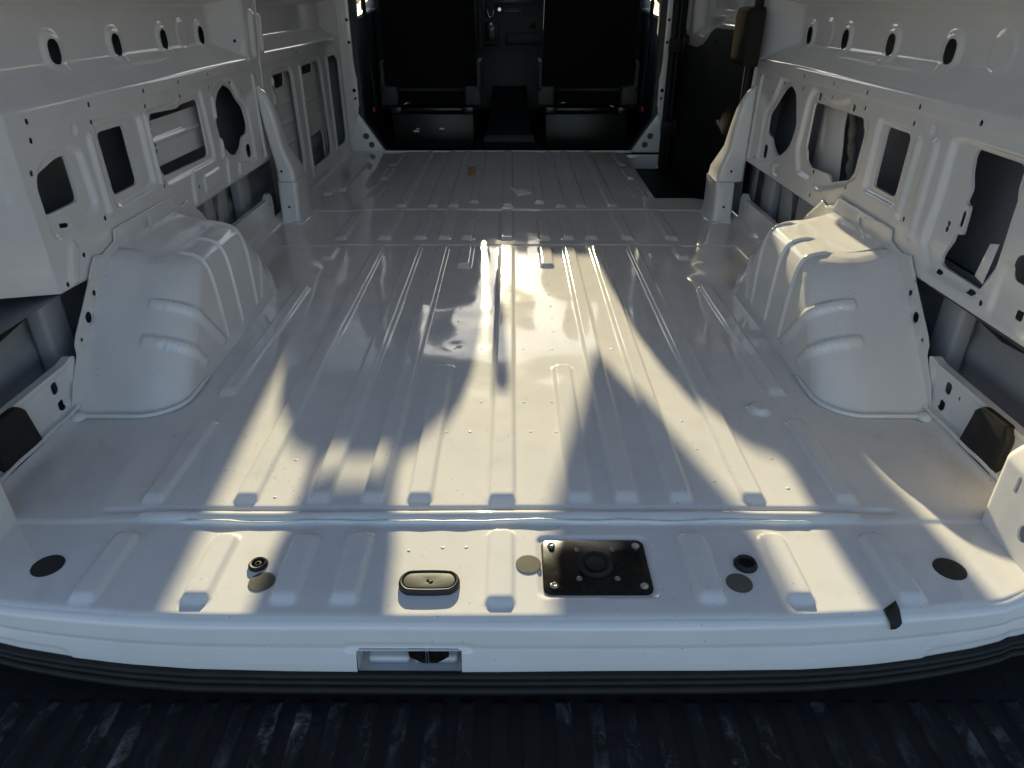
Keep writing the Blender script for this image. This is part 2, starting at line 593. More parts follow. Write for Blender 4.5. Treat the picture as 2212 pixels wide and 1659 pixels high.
# ---- load floor ---------------------------------------------------
RIBS = []                          # (x, y0, y1, half width, height)
for s in (-1, 1):
    for x in (0.596, 0.4355, 0.3085):
        RIBS.append((s * x, 0.012, 0.168, 0.0225, 0.0095))
    for x in (0.434, 0.309, 0.2165):
        RIBS.append((s * x, 0.230, 1.636, 0.0225, 0.009))
    RIBS.append((s * 0.137, 0.230, 0.745, 0.0235, 0.009))
    RIBS.append((s * 0.1345, 1.415, 1.636, 0.0245, 0.009))
    RIBS.append((s * 0.594, 0.230, 0.505, 0.0225, 0.009))
    RIBS.append((s * 0.598, 0.600, 1.258, 0.0225, 0.009))
    RIBS.append((s * 0.590, 1.490, 1.636, 0.0225, 0.009))
    for x in (0.592, 0.434, 0.307, 0.222):
        RIBS.append((s * x, 1.700, 2.085, 0.0235, 0.0085))
    RIBS.append((s * 0.138, 1.700, 1.980, 0.0235, 0.0085))
    for x in (0.434, 0.306, 0.222):
        RIBS.append((s * x, 2.128, 3.315, 0.022, 0.0075))
    RIBS.append((s * 0.137, 2.190, 3.30, 0.022, 0.0075))
    RIBS.append((s * 0.587, 2.95, 3.285, 0.021, 0.007))
    RIBS.append((s * 0.584, 2.64, 2.892, 0.021, 0.007))
RIBS.append((-0.221, 0.012, 0.172, 0.0225, 0.0095))
RIBS.append((0.0035, 0.006, 0.177, 0.0235, 0.008))
RIBS.append((0.0035, 0.225, 1.640, 0.0255, 0.0095))
RIBS.append((0.0025, 1.690, 2.085, 0.0265, 0.0085))
RIBS.append((0.0025, 2.125, 3.315, 0.0245, 0.009))
RIBS.append((-0.790, 2.34, 2.65, 0.021, 0.007))
RIBS.append((-0.742, 2.42, 3.02, 0.021, 0.007))

def floor_h(X, Y):
    h = np.zeros_like(X)
    # overlapping floor panels
    wav = 0.0012 * np.sin(X * 19) + 0.0006 * np.sin(X * 47 + 1)
    h += 0.007 * (1 - 0.62 * sst((np.abs(X) - 0.54) / 0.10)) * sst((Y - (0.190 + wav)) / 0.012)
    h -= 0.004 * np.exp(-((Y - 0.2225) / 0.005) ** 2) * (np.abs(X) < 0.66)
    h += 0.003 * np.exp(-((Y - 0.210) / 0.006) ** 2) * (np.abs(X) < 0.60)
    h += 0.003 * sst((Y - 1.652) / 0.004)
    h += 0.0035 * sst((Y - 2.106) / 0.004)
    for (x, y0, y1, hw, ht) in RIBS:
        k = (np.abs(X - x) < hw + 0.01) & (Y > y0 - 0.01) & (Y < y1 + 0.01)
        if not k.any():
            continue
        xs, ys = X[k], Y[k]
        sd = sd_box(xs, ys, x, (y0 + y1) / 2, hw, (y1 - y0) / 2, 0.017)
        b = up(sd, 0.0078)
        b *= sst((ys - y0) / (0.030 if y0 > 0.1 else 0.024))                 # longer ramp at the rear end
        h[k] += ht * b
    # shallow oblong recess outlines ahead
    for s in (-1, 1):
        sd = np.abs(sd_box(X, Y, s * 0.575, 2.425, 0.026, 0.112, 0.02))
        h += 0.003 * np.exp(-(sd / 0.005) ** 2)
    # dome near the right arch
    h += 0.010 * sst((0.026 - np.hypot(X - 0.536, (Y - 0.545) * 0.9)) / 0.012)
    # recess under the mounting plate
    h -= 0.0035 * up(sd_box(X, Y, 0.148, 0.0955, 0.090, 0.0665, 0.014), 0.006)
    # dents from loading
    for (dx, dy, r, a) in ((-0.119, 0.852, 0.022, -0.0010), (-0.10, 1.02, 0.05, -0.0015), (0.10, 0.70, 0.06, -0.0012), (0.52, 0.42, 0.05, -0.002),
                           (0.60, 0.44, 0.03, 0.0012), (-0.62, 0.33, 0.06, -0.0015), (-0.3, 2.9, 0.08, -0.002), (0.3, 2.6, 0.08, -0.002), (0.62, 0.9, 0.06, -0.002), (0.60, 1.35, 0.05, -0.002)):
        h += a * np.exp(-(((X - dx) ** 2 + (Y - dy) ** 2) / (r * r)))
    # slow unevenness of thin sheet
    h += 0.0011 * np.sin(X * 7.3 + 1.3 * np.sin(Y * 3.1)) * np.sin(Y * 5.2 + 0.6)
    h += 0.0006 * np.sin(X * 17 + Y * 9) * np.sin(Y * 13 - X * 4)
    # cove at the side walls
    a = np.clip((np.abs(X) - 0.848) / 0.040, 0, 1)
    h += 0.022 * a * a
    # edge rolls down to the sill at the rear
    e = np.clip((edge_y(X) + 0.010 - Y) / 0.012, 0, 1.5)
    h -= 0.005 * e * e
    return h

def edge_y(X):
    return np.interp(np.abs(X), [0, 0.30, 0.43, 0.52, 0.61, 0.69, 0.73, 0.765, 0.80], [-0.0085, -0.0075, -0.005, 0.0, 0.008, 0.0165, 0.0235, 0.037, 0.055])

xs = [-0.890]
ribx = sorted(set(round(r[0], 4) for r in RIBS) | {0.536, 0.148 - 0.09, 0.148 + 0.09})
while xs[-1] < 0.890:
    near = min(abs(xs[-1] - q) for q in ribx) < 0.030
    xs.append(xs[-1] + (0.0033 if near else 0.0075))
ys = [0.0]
fine = [(0.0, 0.262), (0.49, 0.58), (0.59, 0.625), (0.72, 0.76), (1.235, 1.265), (1.40, 1.52), (1.615, 1.74), (1.96, 2.16), (2.18, 2.22)]
while ys[-1] < 3.345:
    f = any(a <= ys[-1] <= b for a, b in fine)
    ys.append(ys[-1] + (0.0036 if f else (0.011 if ys[-1] < 2.2 else 0.014)))
ys = np.array(ys)
def floor_map(U, V, h):
    # first rows follow the curved rear edge
    k = np.clip(1 - V / 0.06, 0, 1)
    return U, V + edge_y(U) * k, h
floor = sheet('floor_panel', np.array(xs), ys, floor_map, lambda U, V: floor_h(U, V + edge_y(U) * np.clip(1 - V / 0.06, 0, 1)), 'floorpaint', van,
              hole=lambda U, V: np.minimum(sd_poly(U, V, [(0.634, 2.299), (0.80, 2.302), (0.835, 2.285), (0.852, 2.16), (1.2, 2.15), (1.2, 3.6), (0.655, 3.6), (0.648, 3.29)], 1),
                                           10 + 0 * U), rim=0.09)

# weld dimples scattered on the floor sheets (too small to pick apart)
def lens(V, F, x, y, z, r, h, n=10):
    b = len(V)
    for rr, hh in ((1.0, -0.0006), (0.72, h * 0.75), (0.0, h)):
        if rr == 0:
            V.append((x, y, z + hh))
        else:
            for j in range(n):
                a = 2 * math.pi * j / n
                V.append((x + r * rr * math.cos(a), y + r * rr * math.sin(a) * 0.9, z + hh))
    for j in range(n):
        F.append((b + j, b + (j + 1) % n, b + n + (j + 1) % n, b + n + j))
        F.append((b + n + j, b + n + (j + 1) % n, b + 2 * n))
welds = []
for x in (-0.119, -0.055, 0.049, 0.119, 0.195, 0.265):
    welds.append((x, 0.834))
for x in (-0.045, -0.10, 0.046, 0.105):
    welds.append((x, 0.577))
for x in (-0.108, -0.062, 0.058, 0.108):
    welds.append((x, 0.46))
for i in range(6):
    if i % 2 == 0:
        welds.append((0.365 + 0.004 * i, 0.50 - 0.05 * i)); welds.append((0.505, 0.46 - 0.045 * i))
    else:
        welds.append((-0.372 - 0.003 * i, 0.53 - 0.055 * i)); welds.append((-0.50, 0.50 - 0.055 * i))
    welds.append((0.128, 1.36 - 0.085 * i)); welds.append((-0.122, 1.34 - 0.085 * i))
for x in (-0.075, -0.04, 0.05, 0.085):
    for y in (1.80, 1.90, 2.15):
        welds.append((x, y))
for x in (-0.34, -0.37, 0.35, 0.375, 0.48, 0.50, 0.26, -0.26):
    welds.append((x, 1.705)); welds.append((x, 2.07))
welds += [(-0.141, 0.130), (-0.088, 0.136), (-0.051, 0.136)]
V = []; F = []
wx = np.array([p[0] for p in welds]); wy = np.array([p[1] for p in welds])
wz = floor_h(wx, wy)
for (x, y), z in zip(welds, wz):
    lens(V, F, x, y, z, random.uniform(0.0035, 0.005), random.choice((0.0005, 0.0008, 0.0006)))
o = pydata('weld_spots', V, F, 'floorpaint', floor, True)
tag(o, kind='stuff')

# sealant run along the overlap, ahead of the doorway
def zf(x, y):
    return float(floor_h(np.array([x]), np.array([y]))[0])
pth = []
for i in range(61):
    x = -0.53 + 1.05 * i / 60
    y = 0.1945 + 0.0012 * math.sin(x * 19) + 0.0007 * math.sin(x * 37)
    pth.append((x, y, zf(x, y) + 0.0005))
tube('sealant_bead', pth, [0.0005 if i in (0, 60) else 0.0036 + 0.0005 * math.sin(i * 1.7) for i in range(61)], 'sealant', floor)

# ---- plugs and patches in the floor -------------------------------
def disc(name, x, y, r, m, lab=None, sy=1.0, hgt=0.0012):
    z = zf(x, y)
    o = lathe(name, [(r, 0.0), (r * 0.985, hgt), (r * 0.5, hgt * 1.15), (0.0005, hgt * 1.2)], (x, y, z), m, floor, 36, 1, sy)
    return tag(o, lab)
disc('sound_patch', -0.686, 0.0945, 0.0235, 'feltdark', 'black round patch by the left rear corner')
disc('sound_patch', 0.685, 0.089, 0.0235, 'feltdark', 'black round patch by the right rear corner')
disc('sound_patch', -0.350, 0.062, 0.0195, 'felt', 'grey speckled round patch below the small grommet')
disc('sound_patch', 0.046, 0.097, 0.0195, 'felt', 'grey speckled round patch beside the mounting plate')
disc('sound_patch', 0.357, 0.059, 0.0195, 'felt', 'dark grey round patch below the right grommet')
z = zf(-0.366, 0.097)
gm = lathe('rubber_plug', [(0.0145, 0.0), (0.0148, 0.003), (0.012, 0.0062), (0.0095, 0.0055), (0.0085, 0.002), (0.0055, 0.0018), (0.005, 0.0045), (0.003, 0.0048), (0.0024, 0.0022), (0.0003, 0.0022)], (-0.366, 0.097, z), 'rubber', floor, 32)
tag(gm, 'small round black rubber plug with a stepped middle')
z = zf(0.377, 0.0965)
gm = lathe('rubber_plug', [(0.0175, 0.0), (0.0180, 0.003), (0.0150, 0.0085), (0.0125, 0.0088), (0.0105, 0.006), (0.0100, 0.0012), (0.0003, 0.001)], (0.377, 0.0965, z), 'rubber', floor, 32)
tag(gm, 'raised round black rubber plug with a hollow middle')
z = zf(-0.101, 0.0575)
op = lathe('oblong_plug', [(0.0225, -0.001), (0.0228, 0.004), (0.0215, 0.0085), (0.0195, 0.0098), (0.0175, 0.0090), (0.0165, 0.0060), (0.0160, 0.0058), (0.0152, 0.0082), (0.0140, 0.0086), (0.004, 0.0078), (0.0025, 0.0060), (0.0004, 0.0060)],
           (-0.101, 0.0575, z), 'rubber', floor, 48, 1.0, 1.0, 'z', 0.0)
for v in op.data.vertices:
    dx = v.co.x + 0.101
    rr = math.hypot(dx, v.co.y - 0.0575)
    if rr > 0.0045:
        v.co.x += 0.0225 * max(-1, min(1, dx / (rr * 0.35 + 1e-6)))
lathe('plug_pip', [(0.0035, 0.0), (0.0033, 0.0016), (0.0018, 0.0019), (0.0003, 0.0012)], (-0.0985, 0.0575, z + 0.0076), 'rubber', op, 16)
tag(op, 'oblong black rubber plug in the rear floor')
op.data.materials.clear(); op.data.materials.append(mat('matt_black_moulding', (0.030, 0.029, 0.027), 0.55, spec=0.28, bump=[(800, 0.3, 0.0006)]))

# black mounting plate with screws, rivets and rubber cap
zp = -0.0036
pl = prism('mounting_plate', rrect(0.148, 0.0955, 0.081, 0.058, 0.013, 6), 2, zp, zp + 0.0034, 'glossblack', floor, 0.0008)
tag(pl, 'glossy black rectangular mounting plate with screws and a round cap')
zt = zp + 0.0034
lathe('rubber_cap', [(0.0275, 0.0), (0.0278, 0.003), (0.0245, 0.0055), (0.0215, 0.0050), (0.0185, 0.0018), (0.0160, 0.0015), (0.0152, 0.0040), (0.0125, 0.0048), (0.0003, 0.0046)], (0.1485, 0.0965, zt), 'rubber', pl, 40)
for (x, y) in ((0.0825, 0.140), (0.216, 0.139), (0.0835, 0.054), (0.216, 0.053)):
    s = lathe('screw', [(0.0063, 0.0), (0.0063, 0.0010), (0.0050, 0.0013), (0.0048, 0.0032), (0.0036, 0.0040), (0.0026, 0.0038), (0.0024, 0.0020), (0.0003, 0.0020)], (x, y, zt), 'zinc', pl, 18)
for (x, y) in ((0.123, 0.130), (0.178, 0.1305), (0.1215, 0.0685), (0.1785, 0.0685)):
    lathe('rivet', [(0.0045, 0.0), (0.0044, 0.0012), (0.0030, 0.0020), (0.0003, 0.0021)], (x, y, zt), 'dullzinc', pl, 16)

# ---- rear sill, door seal, bumper ---------------------------------
def opening_path():
    """inner edge of the rear doorway (x, z, outward normal x, z, outward scale), right half then mirrored"""
    pts = []
    for x in np.linspace(0, 0.745, 50):
        sc = float(np.interp(x, [0, 0.45, 0.55, 0.62, 0.68, 0.745], [1.0, 0.98, 0.94, 0.88, 0.80, 0.70]))
        pts.append((x, 0.0, 0.0, -1.0, sc))
    cx, cz, r = 0.745, 0.045, 0.045
    for a in np.linspace(0, 90, 14)[1:]:
        t = R(a)
        pts.append((cx + r * math.sin(t), cz - r * math.cos(t), math.sin(t), -math.cos(t), 0.70 + 0.1 * a / 90))
    for z in np.linspace(0.06, 1.60, 30):
        pts.append((0.79 + 0.0 * z, z, 1.0, 0.0, 0.8))
    left = [(-p[0], p[1], -p[2], p[3], p[4]) for p in reversed(pts[1:])]
    return left + pts
OP = opening_path()
def sweep(name, prof, m, parent, key=None):
    """prof: [(outward, y)...] swept along the doorway edge"""
    P = np.zeros((len(OP), len(prof), 3))
    for i, (x, z, nx, nz, sc) in enumerate(OP):
        ey = float(edge_y(np.array([min(abs(x), 0.775)]))[0])
        for j, (o, y) in enumerate(prof):
            yy = y
            oo = o
            if key:
                oo, yy = key(x, z, o, y)
            P[i, j] = (x + nx * oo * sc, ey + yy, z + nz * oo * sc)
    return grid_mesh(name, P, m, parent)
prof = [(0.0030, 0.004), (0.0034, 0.0005), (0.0052, -0.0040), (0.0090, -0.0078), (0.0140, -0.0100), (0.022, -0.0112), (0.033, -0.0130), (0.0365, -0.0137), (0.0375, -0.0136), (0.0455, -0.0126), (0.0470, -0.0136), (0.058, -0.0165),
        (0.072, -0.0195), (0.082, -0.0205), (0.089, -0.0195), (0.096, -0.014), (0.103, -0.004), (0.106, 0.01)]
def sillkey(x, z, o, y):
    # shallow step in the sill face lifts above the latch pocket; pressed corner pads
    if abs(x + 0.123) < 0.10 and 0.046 < o < 0.058 and z <= 0.0:
        k = min(1.0, max(0.0, (0.10 - abs(x + 0.123)) / 0.018))
        o = o - 0.006 * k
    return o, y
sill_prof = prof
# sill is built as a pressed sheet so that the latch pocket is a real opening
pv = np.array([p[0] for p in prof]); py = np.array([p[1] for p in prof])
tt = np.concatenate([[0], np.cumsum(np.hypot(np.diff(pv), np.diff(py)))])
ox = np.array([p[0] for p in OP]); oz = np.array([p[1] for p in OP]); onx = np.array([p[2] for p in OP]); onz = np.array([p[3] for p in OP]); osc = np.array([p[4] for p in OP])
ss = np.concatenate([[0], np.cumsum(np.hypot(np.diff(ox), np.diff(oz)))])
smid = ss[len(ss) // 2]
def sill_map(U, V, h):
    s = U + smid
    x = np.interp(s, ss, ox); z = np.interp(s, ss, oz); nx = np.interp(s, ss, onx); nz = np.interp(s, ss, onz); sc = np.interp(s, ss, osc)
    l = np.hypot(nx, nz); nx = nx / l; nz = nz / l
    o = np.interp(V, tt, pv); y = np.interp(V, tt, py)
    o = o - h
    ey = edge_y(np.minimum(np.abs(x), 0.775))
    return x + nx * o * sc, ey + y + 0.0 * h, z + nz * o * sc
def sill_map2(U, V, h):
    # h acts as a push inwards (towards +y)
    x, y, z = sill_map(U, V, 0 * h)
    return x, y - h, z
vo = lambda o: float(np.interp(o, pv, tt))
lx0, lx1 = -0.199, -0.050
def sill_hole(U, V):
    return sd_box(U, V, (lx0 + lx1) / 2, (vo(0.0470) + vo(0.0925)) / 2, (lx1 - lx0) / 2, (vo(0.0925) - vo(0.0470)) / 2, 0.004)
def sill_h(U, V):
    O = np.interp(V, tt, pv)
    h = np.zeros_like(U)
    # corner pads
    for s in (-1, 1):
        sd = sd_box(U, O, s * 0.72, 0.085, 0.110, 0.022, 0.02)
        h -= 0.0022 * up(sd, 0.010)
    # raised frame round latch
    sd = sd_box(U, O, -0.1245, 0.043, 0.092, 0.010, 0.004)
    h -= 0.0025 * up(sd, 0.006)
    h += 0.0008 * np.sin(U * 9) * np.sin(O * 60)
    return h
us = np.concatenate([np.linspace(-smid, -0.80, 40), np.arange(-0.795, 0.795, 0.004), np.linspace(0.80, smid, 40)])
vv = np.linspace(0, tt[-1], 62)
sill = sheet('rear_sill', us, vv, sill_map2, sill_h, 'paint', van, hole=sill_hole, rim=-0.0)
# latch pocket
pk = [(-0.1985, -0.062), (-0.0505, -0.062), (-0.0505, -0.106), (-0.1985, -0.106)]
yb, yfr = 0.030, -0.0225
ey0 = -0.0080
V = [(lx0, ey0 - 0.0142, -0.0488), (lx1, ey0 - 0.0142, -0.0488), (lx1, ey0 - 0.0170, -0.0925), (lx0, ey0 - 0.0170, -0.0925),
     (lx0, yb, -0.046), (lx1, yb, -0.046), (lx1, yb, -0.096), (lx0, yb, -0.096)]
pocket_o = pydata('latch_pocket', V, [(0, 1, 5, 4), (1, 2, 6, 5), (2, 3, 7, 6), (3, 0, 4, 7), (4, 5, 6, 7)], 'paint', sill)
box('pocket_ledge', -0.188, -0.128, -0.008, 0.029, -0.0945, -0.080, 'paint', sill, 0.005)
box('pocket_ledge', -0.122, -0.058, -0.008, 0.029, -0.0945, -0.080, 'paint', sill, 0.005)
lat = prism('latch_striker', [(-0.127, -0.047), (-0.068, -0.047), (-0.069, -0.066), (-0.086, -0.079), (-0.108, -0.079), (-0.126, -0.066)], 1, -0.0185, -0.010, 'glossblack', sill, 0.0015)
tube('striker_pin', [(-0.099, -0.0225, -0.047), (-0.099, -0.0225, -0.070), (-0.099, -0.016, -0.074)], 0.0030, 'chrome', lat, 10)
# rubber seal: two rolled lips round the doorway
sealp = []
for (c_o, c_y, r0) in ((0.0905, -0.0240, 0.0085),):
    pass
def lip(o, y, r, a0, a1, n=10):
    return [(o + r * math.cos(R(a0 + (a1 - a0) * k / n)), y + r * math.sin(R(a0 + (a1 - a0) * k / n))) for k in range(n + 1)]
seal_prof = [(0.084, -0.0190)] + lip(0.0905, -0.0225, 0.0060, 170, 320) + lip(0.1000, -0.0255, 0.0055, 165, 320) + lip(0.1105, -0.0300, 0.0070, 165, 350) + [(0.1185, -0.018), (0.135, -0.01)]
sealo = sweep('door_seal', seal_prof, 'rubber', van)
tag(sealo, 'black rubber seal round the rear doorway')

# bumper top with moulded tread strips
PER = 0.0465
def bump_h(U, V):
    c = np.mod(U + 0.011, PER) / PER
    up_ = sst((c - 0.03) / 0.035) * sst((0.53 - c) / 0.035)
    h = 0.0045 * up_ * sst((-0.030 - V) / 0.008)
    h -= 0.010 * sst((-0.30 - V) / 0.03)
    h += 0.0006 * np.sin(U * 11) * np.sin(V * 17)
    return h
bx = np.arange(-0.98, 0.98, 0.0022)
by = np.concatenate([np.arange(-0.40, -0.06, 0.02), np.arange(-0.06, -0.018, 0.003), np.arange(-0.018, 0.09, 0.02)])
bmp = sheet('rear_bumper', bx, by, lambda U, V, h: (U, V, -0.1435 + h), bump_h, 'bumper', van)
box('bumper_skirt', -0.98, 0.98, -0.425, -0.395, -0.42, -0.150, 'plastic', bmp, 0.01)

# ---- wheel arches --------------------------------------------------
def wheel_arch(s):
    lev_z = np.array([0.0, 0.06, 0.12, 0.17, 0.20, 0.22, 0.232, 0.238, 0.240])
    xi = np.array([0.669, 0.675, 0.681, 0.687, 0.693, 0.702, 0.715, 0.736, 0.762])
    yr = np.array([0.520, 0.585, 0.655, 0.715, 0.755, 0.787, 0.812, 0.836, 0.865])
    yf = np.array([1.318, 1.282, 1.238, 1.198, 1.180, 1.169, 1.162, 1.150, 1.130])
    rc = np.array([0.085, 0.085, 0.083, 0.080, 0.078, 0.076, 0.072, 0.066, 0.055])
    L0 = np.linspace(0, 1, 9); L1 = np.linspace(0, 1, 112)
    def ip(a):
        b = np.interp(L1, L0, a)
        kk = np.exp(-np.linspace(-2, 2, 15) ** 2); kk /= kk.sum()
        c = np.convolve(np.pad(b, 7, mode='reflect', reflect_type='odd'), kk, 'valid')
        return c
    z_, xi_, yr_, yf_, rc_ = map(ip, (lev_z, xi, yr, yf, rc))
    ow = 0.8845
    rows = []
    NS = 64
    for k in range(len(L1)):
        r = rc_[k]
        pts = []
        for q in np.linspace(0, 1, 60, endpoint=False):            # rear face, wall -> corner
            pts.append((ow + (xi_[k] + r - ow) * q, yr_[k]))
        for a in np.linspace(0, math.pi / 2, 56, endpoint=False):
            pts.append((xi_[k] + r - r * math.sin(a), yr_[k] + r - r * math.cos(a)))
        for q in np.linspace(0, 1, 210, endpoint=False):
            pts.append((xi_[k], yr_[k] + r + (yf_[k] - r * 1.3 - yr_[k] - r) * q))
        for a in np.linspace(0, math.pi / 2, 36, endpoint=False):
            pts.append((xi_[k] + r - r * math.cos(a), yf_[k] - r * 1.3 + r * 1.3 * math.sin(a)))
        for q in np.linspace(0, 1, 26):
            pts.append((xi_[k] + r + (ow - xi_[k] - r) * q, yf_[k]))
        rows.append([(p[0], p[1], z_[k]) for p in pts])
    A = np.array(rows)
    n = A.shape[1]
    # cap up to the fold at the side wall
    top = A[-1]
    yt = top[:, 1]
    tgt = np.stack([np.full(n, ow), 0.845 + (yt - yt.min()) / (yt.max() - yt.min()) * 0.305, np.full(n, 0.242)], -1)
    cap = [top + (tgt - top) * t_ for t_ in np.linspace(0, 1, 34)[1:]]
    A = np.concatenate([A, np.array(cap)], 0)
    # the pressing climbs towards the side wall
    A[..., 2] *= 1 + 0.070 * sst((A[..., 0] - 0.795) / 0.090)
    du = np.gradient(A, axis=0); dv = np.gradient(A, axis=1)
    N = np.cross(dv, du)
    N /= np.maximum(np.linalg.norm(N, axis=2, keepdims=True), 1e-9)
    # outwards = towards smaller x / up / rear
    ref = A - np.array([0.887, 0.95, -0.1])
    sg = np.sign((N * ref).sum(2, keepdims=True)); sg[sg == 0] = 1
    N *= sg
    x, y, z = A[..., 0], A[..., 1], A[..., 2]
    d = np.zeros_like(x)
    def band(c, hw):
        return sst((hw - np.abs(c)) / 0.0045 + 0.0)
    inner = sst((0.775 - x) / 0.03)
    for c, k_, zt_ in ((0.8425, 0.11, 9), (0.9435, 0.135, 9), (1.0545, 0.23, 9), (1.080, 0.72, 0.15), (1.176, 0.75, 0.10)):
        nn = math.hypot(1, k_)
        d = np.maximum(d, 0.0055 * band((y - c - k_ * z) / nn, 0.0062) * inner * sst((z - 0.026) / 0.012) * sst((zt_ - z) / 0.03) * (y > 0.80))
    for c in (0.686, 0.597):
        d = np.maximum(d, 0.0080 * band(0.816 * y + 0.578 * z - c, 0.0120) * sst((0.778 - x) / 0.012) * sst((z - 0.028) / 0.012) * (y < 0.86))
    A = A + N * d[..., None]
    A[..., 0] *= s
    o = grid_mesh('wheel_arch', A, 'paint', van)
    tag(o, ('left' if s < 0 else 'right') + ' white wheel arch with raised ribs')
    # sealed flange along the base
    base = [(s * (p[0] - 0.003), p[1] - 0.003, 0.0085) for p in rows[0][::4] if p[1] < 0.70]
    base[0] = (s * 0.886, base[0][1], 0.010)
    tube('arch_seam', base, [0.0050 if i < len(base) - 4 else 0.0012 * (len(base) - i) for i in range(len(base))], 'sealant', o, 8)
    lathe('sealant_lump', [(0.016, 0.0), (0.0145, 0.006), (0.009, 0.0105), (0.0005, 0.012)], (s * 0.866, 0.513, 0.006), 'sealant', o, 14)
    # flange plate welded to the side wall
    E = [(0.520, 0.0), (0.556, 0.06), (0.597, 0.108), (0.600, 0.130), (0.612, 0.145), (0.708, 0.228), (0.752, 0.268), (0.786, 0.262), (0.812, 0.266), (0.845, 0.275), (0.853, 0.298), (1.135, 0.297), (1.146, 0.296), (1.158, 0.272), (1.205, 0.258), (1.238, 0.265), (1.330, 0.197), (1.42, 0.10), (1.44, 0.0)]
    holes = [(0.718, 0.199, 0.0075), (0.674, 0.160, 0.0125), (0.629, 0.127, 0.0060), (1.006, 0.275, 0.0095)]
    def fh(U, V):
        h = np.zeros_like(U)
        for (a, b, r) in holes:
            h -= 0.002 * sst((r * 1.9 - np.hypot(U - a, V - b)) / 0.004)
        h += 0.00025 * np.sin(U * 160 + 5 * np.sin(U * 31)) * (V > 0.24)
        return h
    def fhole(U, V):
        H = -sd_poly(U, V, E, 1)
        for (a, b, r) in holes:
            H = np.minimum(H, np.hypot(U - a, V - b) - r)
        return H
    fl = sheet('arch_flange', np.arange(0.515, 1.446, 0.0045), np.arange(0.0, 0.303, 0.0042), lambda U, V, h: (s * (0.8835 - h), U, V), fh, 'paint', o, fhole, 0.002)
    # wavy sealant on the flange edge
    ed = chaikin([p for p in E[5:17]], 0)
    dense = []
    for i in range(len(ed) - 1):
        m_ = max(2, int(np.hypot(*(ed[i + 1] - ed[i])) / 0.012))
        for q in range(m_):
            p = ed[i] + (ed[i + 1] - ed[i]) * q / m_
            dense.append((s * 0.8838, p[0] + random.uniform(-.0012, .0012), p[1] + random.uniform(-.0012, .0012)))
    tube('flange_sealant', dense, 0.0030, 'sealant', o, 6)
    return o
for s in (-1, 1):
    wheel_arch(s)

# ---- side panels ---------------------------------------------------
def circ(U, V, c, r):
    return np.hypot(U - c[0], V - c[1]) - r
HL = [(0.678, 0.556), (0.676, 0.522), (0.648, 0.467), (0.899, 0.558), (0.894, 0.523), (1.148, 0.559), (1.144, 0.524), (1.353, 0.560), (1.350, 0.525), (1.565, 0.561), (1.562, 0.525), (1.825, 0.561),
      (1.750, 0.519), (1.823, 0.488), (1.911, 0.634), (0.843, 0.328), (0.730, 0.280), (0.649, 0.244), (1.149, 0.328), (1.353, 0.279), (1.977, 0.525), (1.983, 0.411)]
polyA_L = [(0.71, 0.467), (0.74, 0.475), (0.776, 0.477), (0.782, 0.470), (0.782, 0.388), (0.772, 0.382), (0.671, 0.381), (0.662, 0.388), (0.662, 0.444), (0.675, 0.459)]
polyB = [(0.918, 0.498), (1.037, 0.497), (1.037, 0.360), (0.918, 0.359)]
polyC_L = [(1.168, 0.503), (1.333, 0.495), (1.353, 0.502), (1.463, 0.504), (1.480, 0.494), (1.482, 0.350), (1.467, 0.342), (1.178, 0.347), (1.165, 0.358), (1.162, 0.376), (1.154, 0.390), (1.158, 0.412), (1.150, 0.431), (1.156, 0.455)]
polyD_L = [(1.696, 0.521), (1.640, 0.505), (1.604, 0.474), (1.579, 0.417), (1.591, 0.358), (1.644, 0.314), (1.696, 0.303), (1.748, 0.320), (1.780, 0.349), (1.827, 0.352), (1.850, 0.377), (1.832, 0.436), (1.792, 0.462), (1.762, 0.497)]
SLOTY = [0.951, 1.219, 1.487, 1.754]
def slot_sd(U, V, grow=0.0):
    d = np.full(U.shape, 1.0)
    for y in SLOTY:
        d = np.minimum(d, sd_box(U, V, y, 0.658, 0.0225 + grow, 0.0250 + grow, 0.019 + grow))
    return d
def pocket(U, V, yend, z0=0.578, z1=0.632, top=0.742, y0=-9, dep=0.078, endw=0.13):
    a = (V - z0) / (z1 - z0)
    b = (top + 0.028 - V) / 0.028
    c = (yend - U) / endw
    k = 0.10
    m_ = np.minimum(np.minimum(a, b), c)
    if y0 > -9:
        m_ = np.minimum(m_, (U - y0) / endw)
    m_ = np.clip(m_, -0.2, 1.2)
    # soft corners at both ends of the ramp
    f = np.where(m_ < 0.12, np.maximum(m_ + 0.12, 0) ** 2 / 0.48, np.where(m_ > 0.88, 1 - np.maximum(1.12 - m_, 0) ** 2 / 0.48, m_))
    return -dep * f
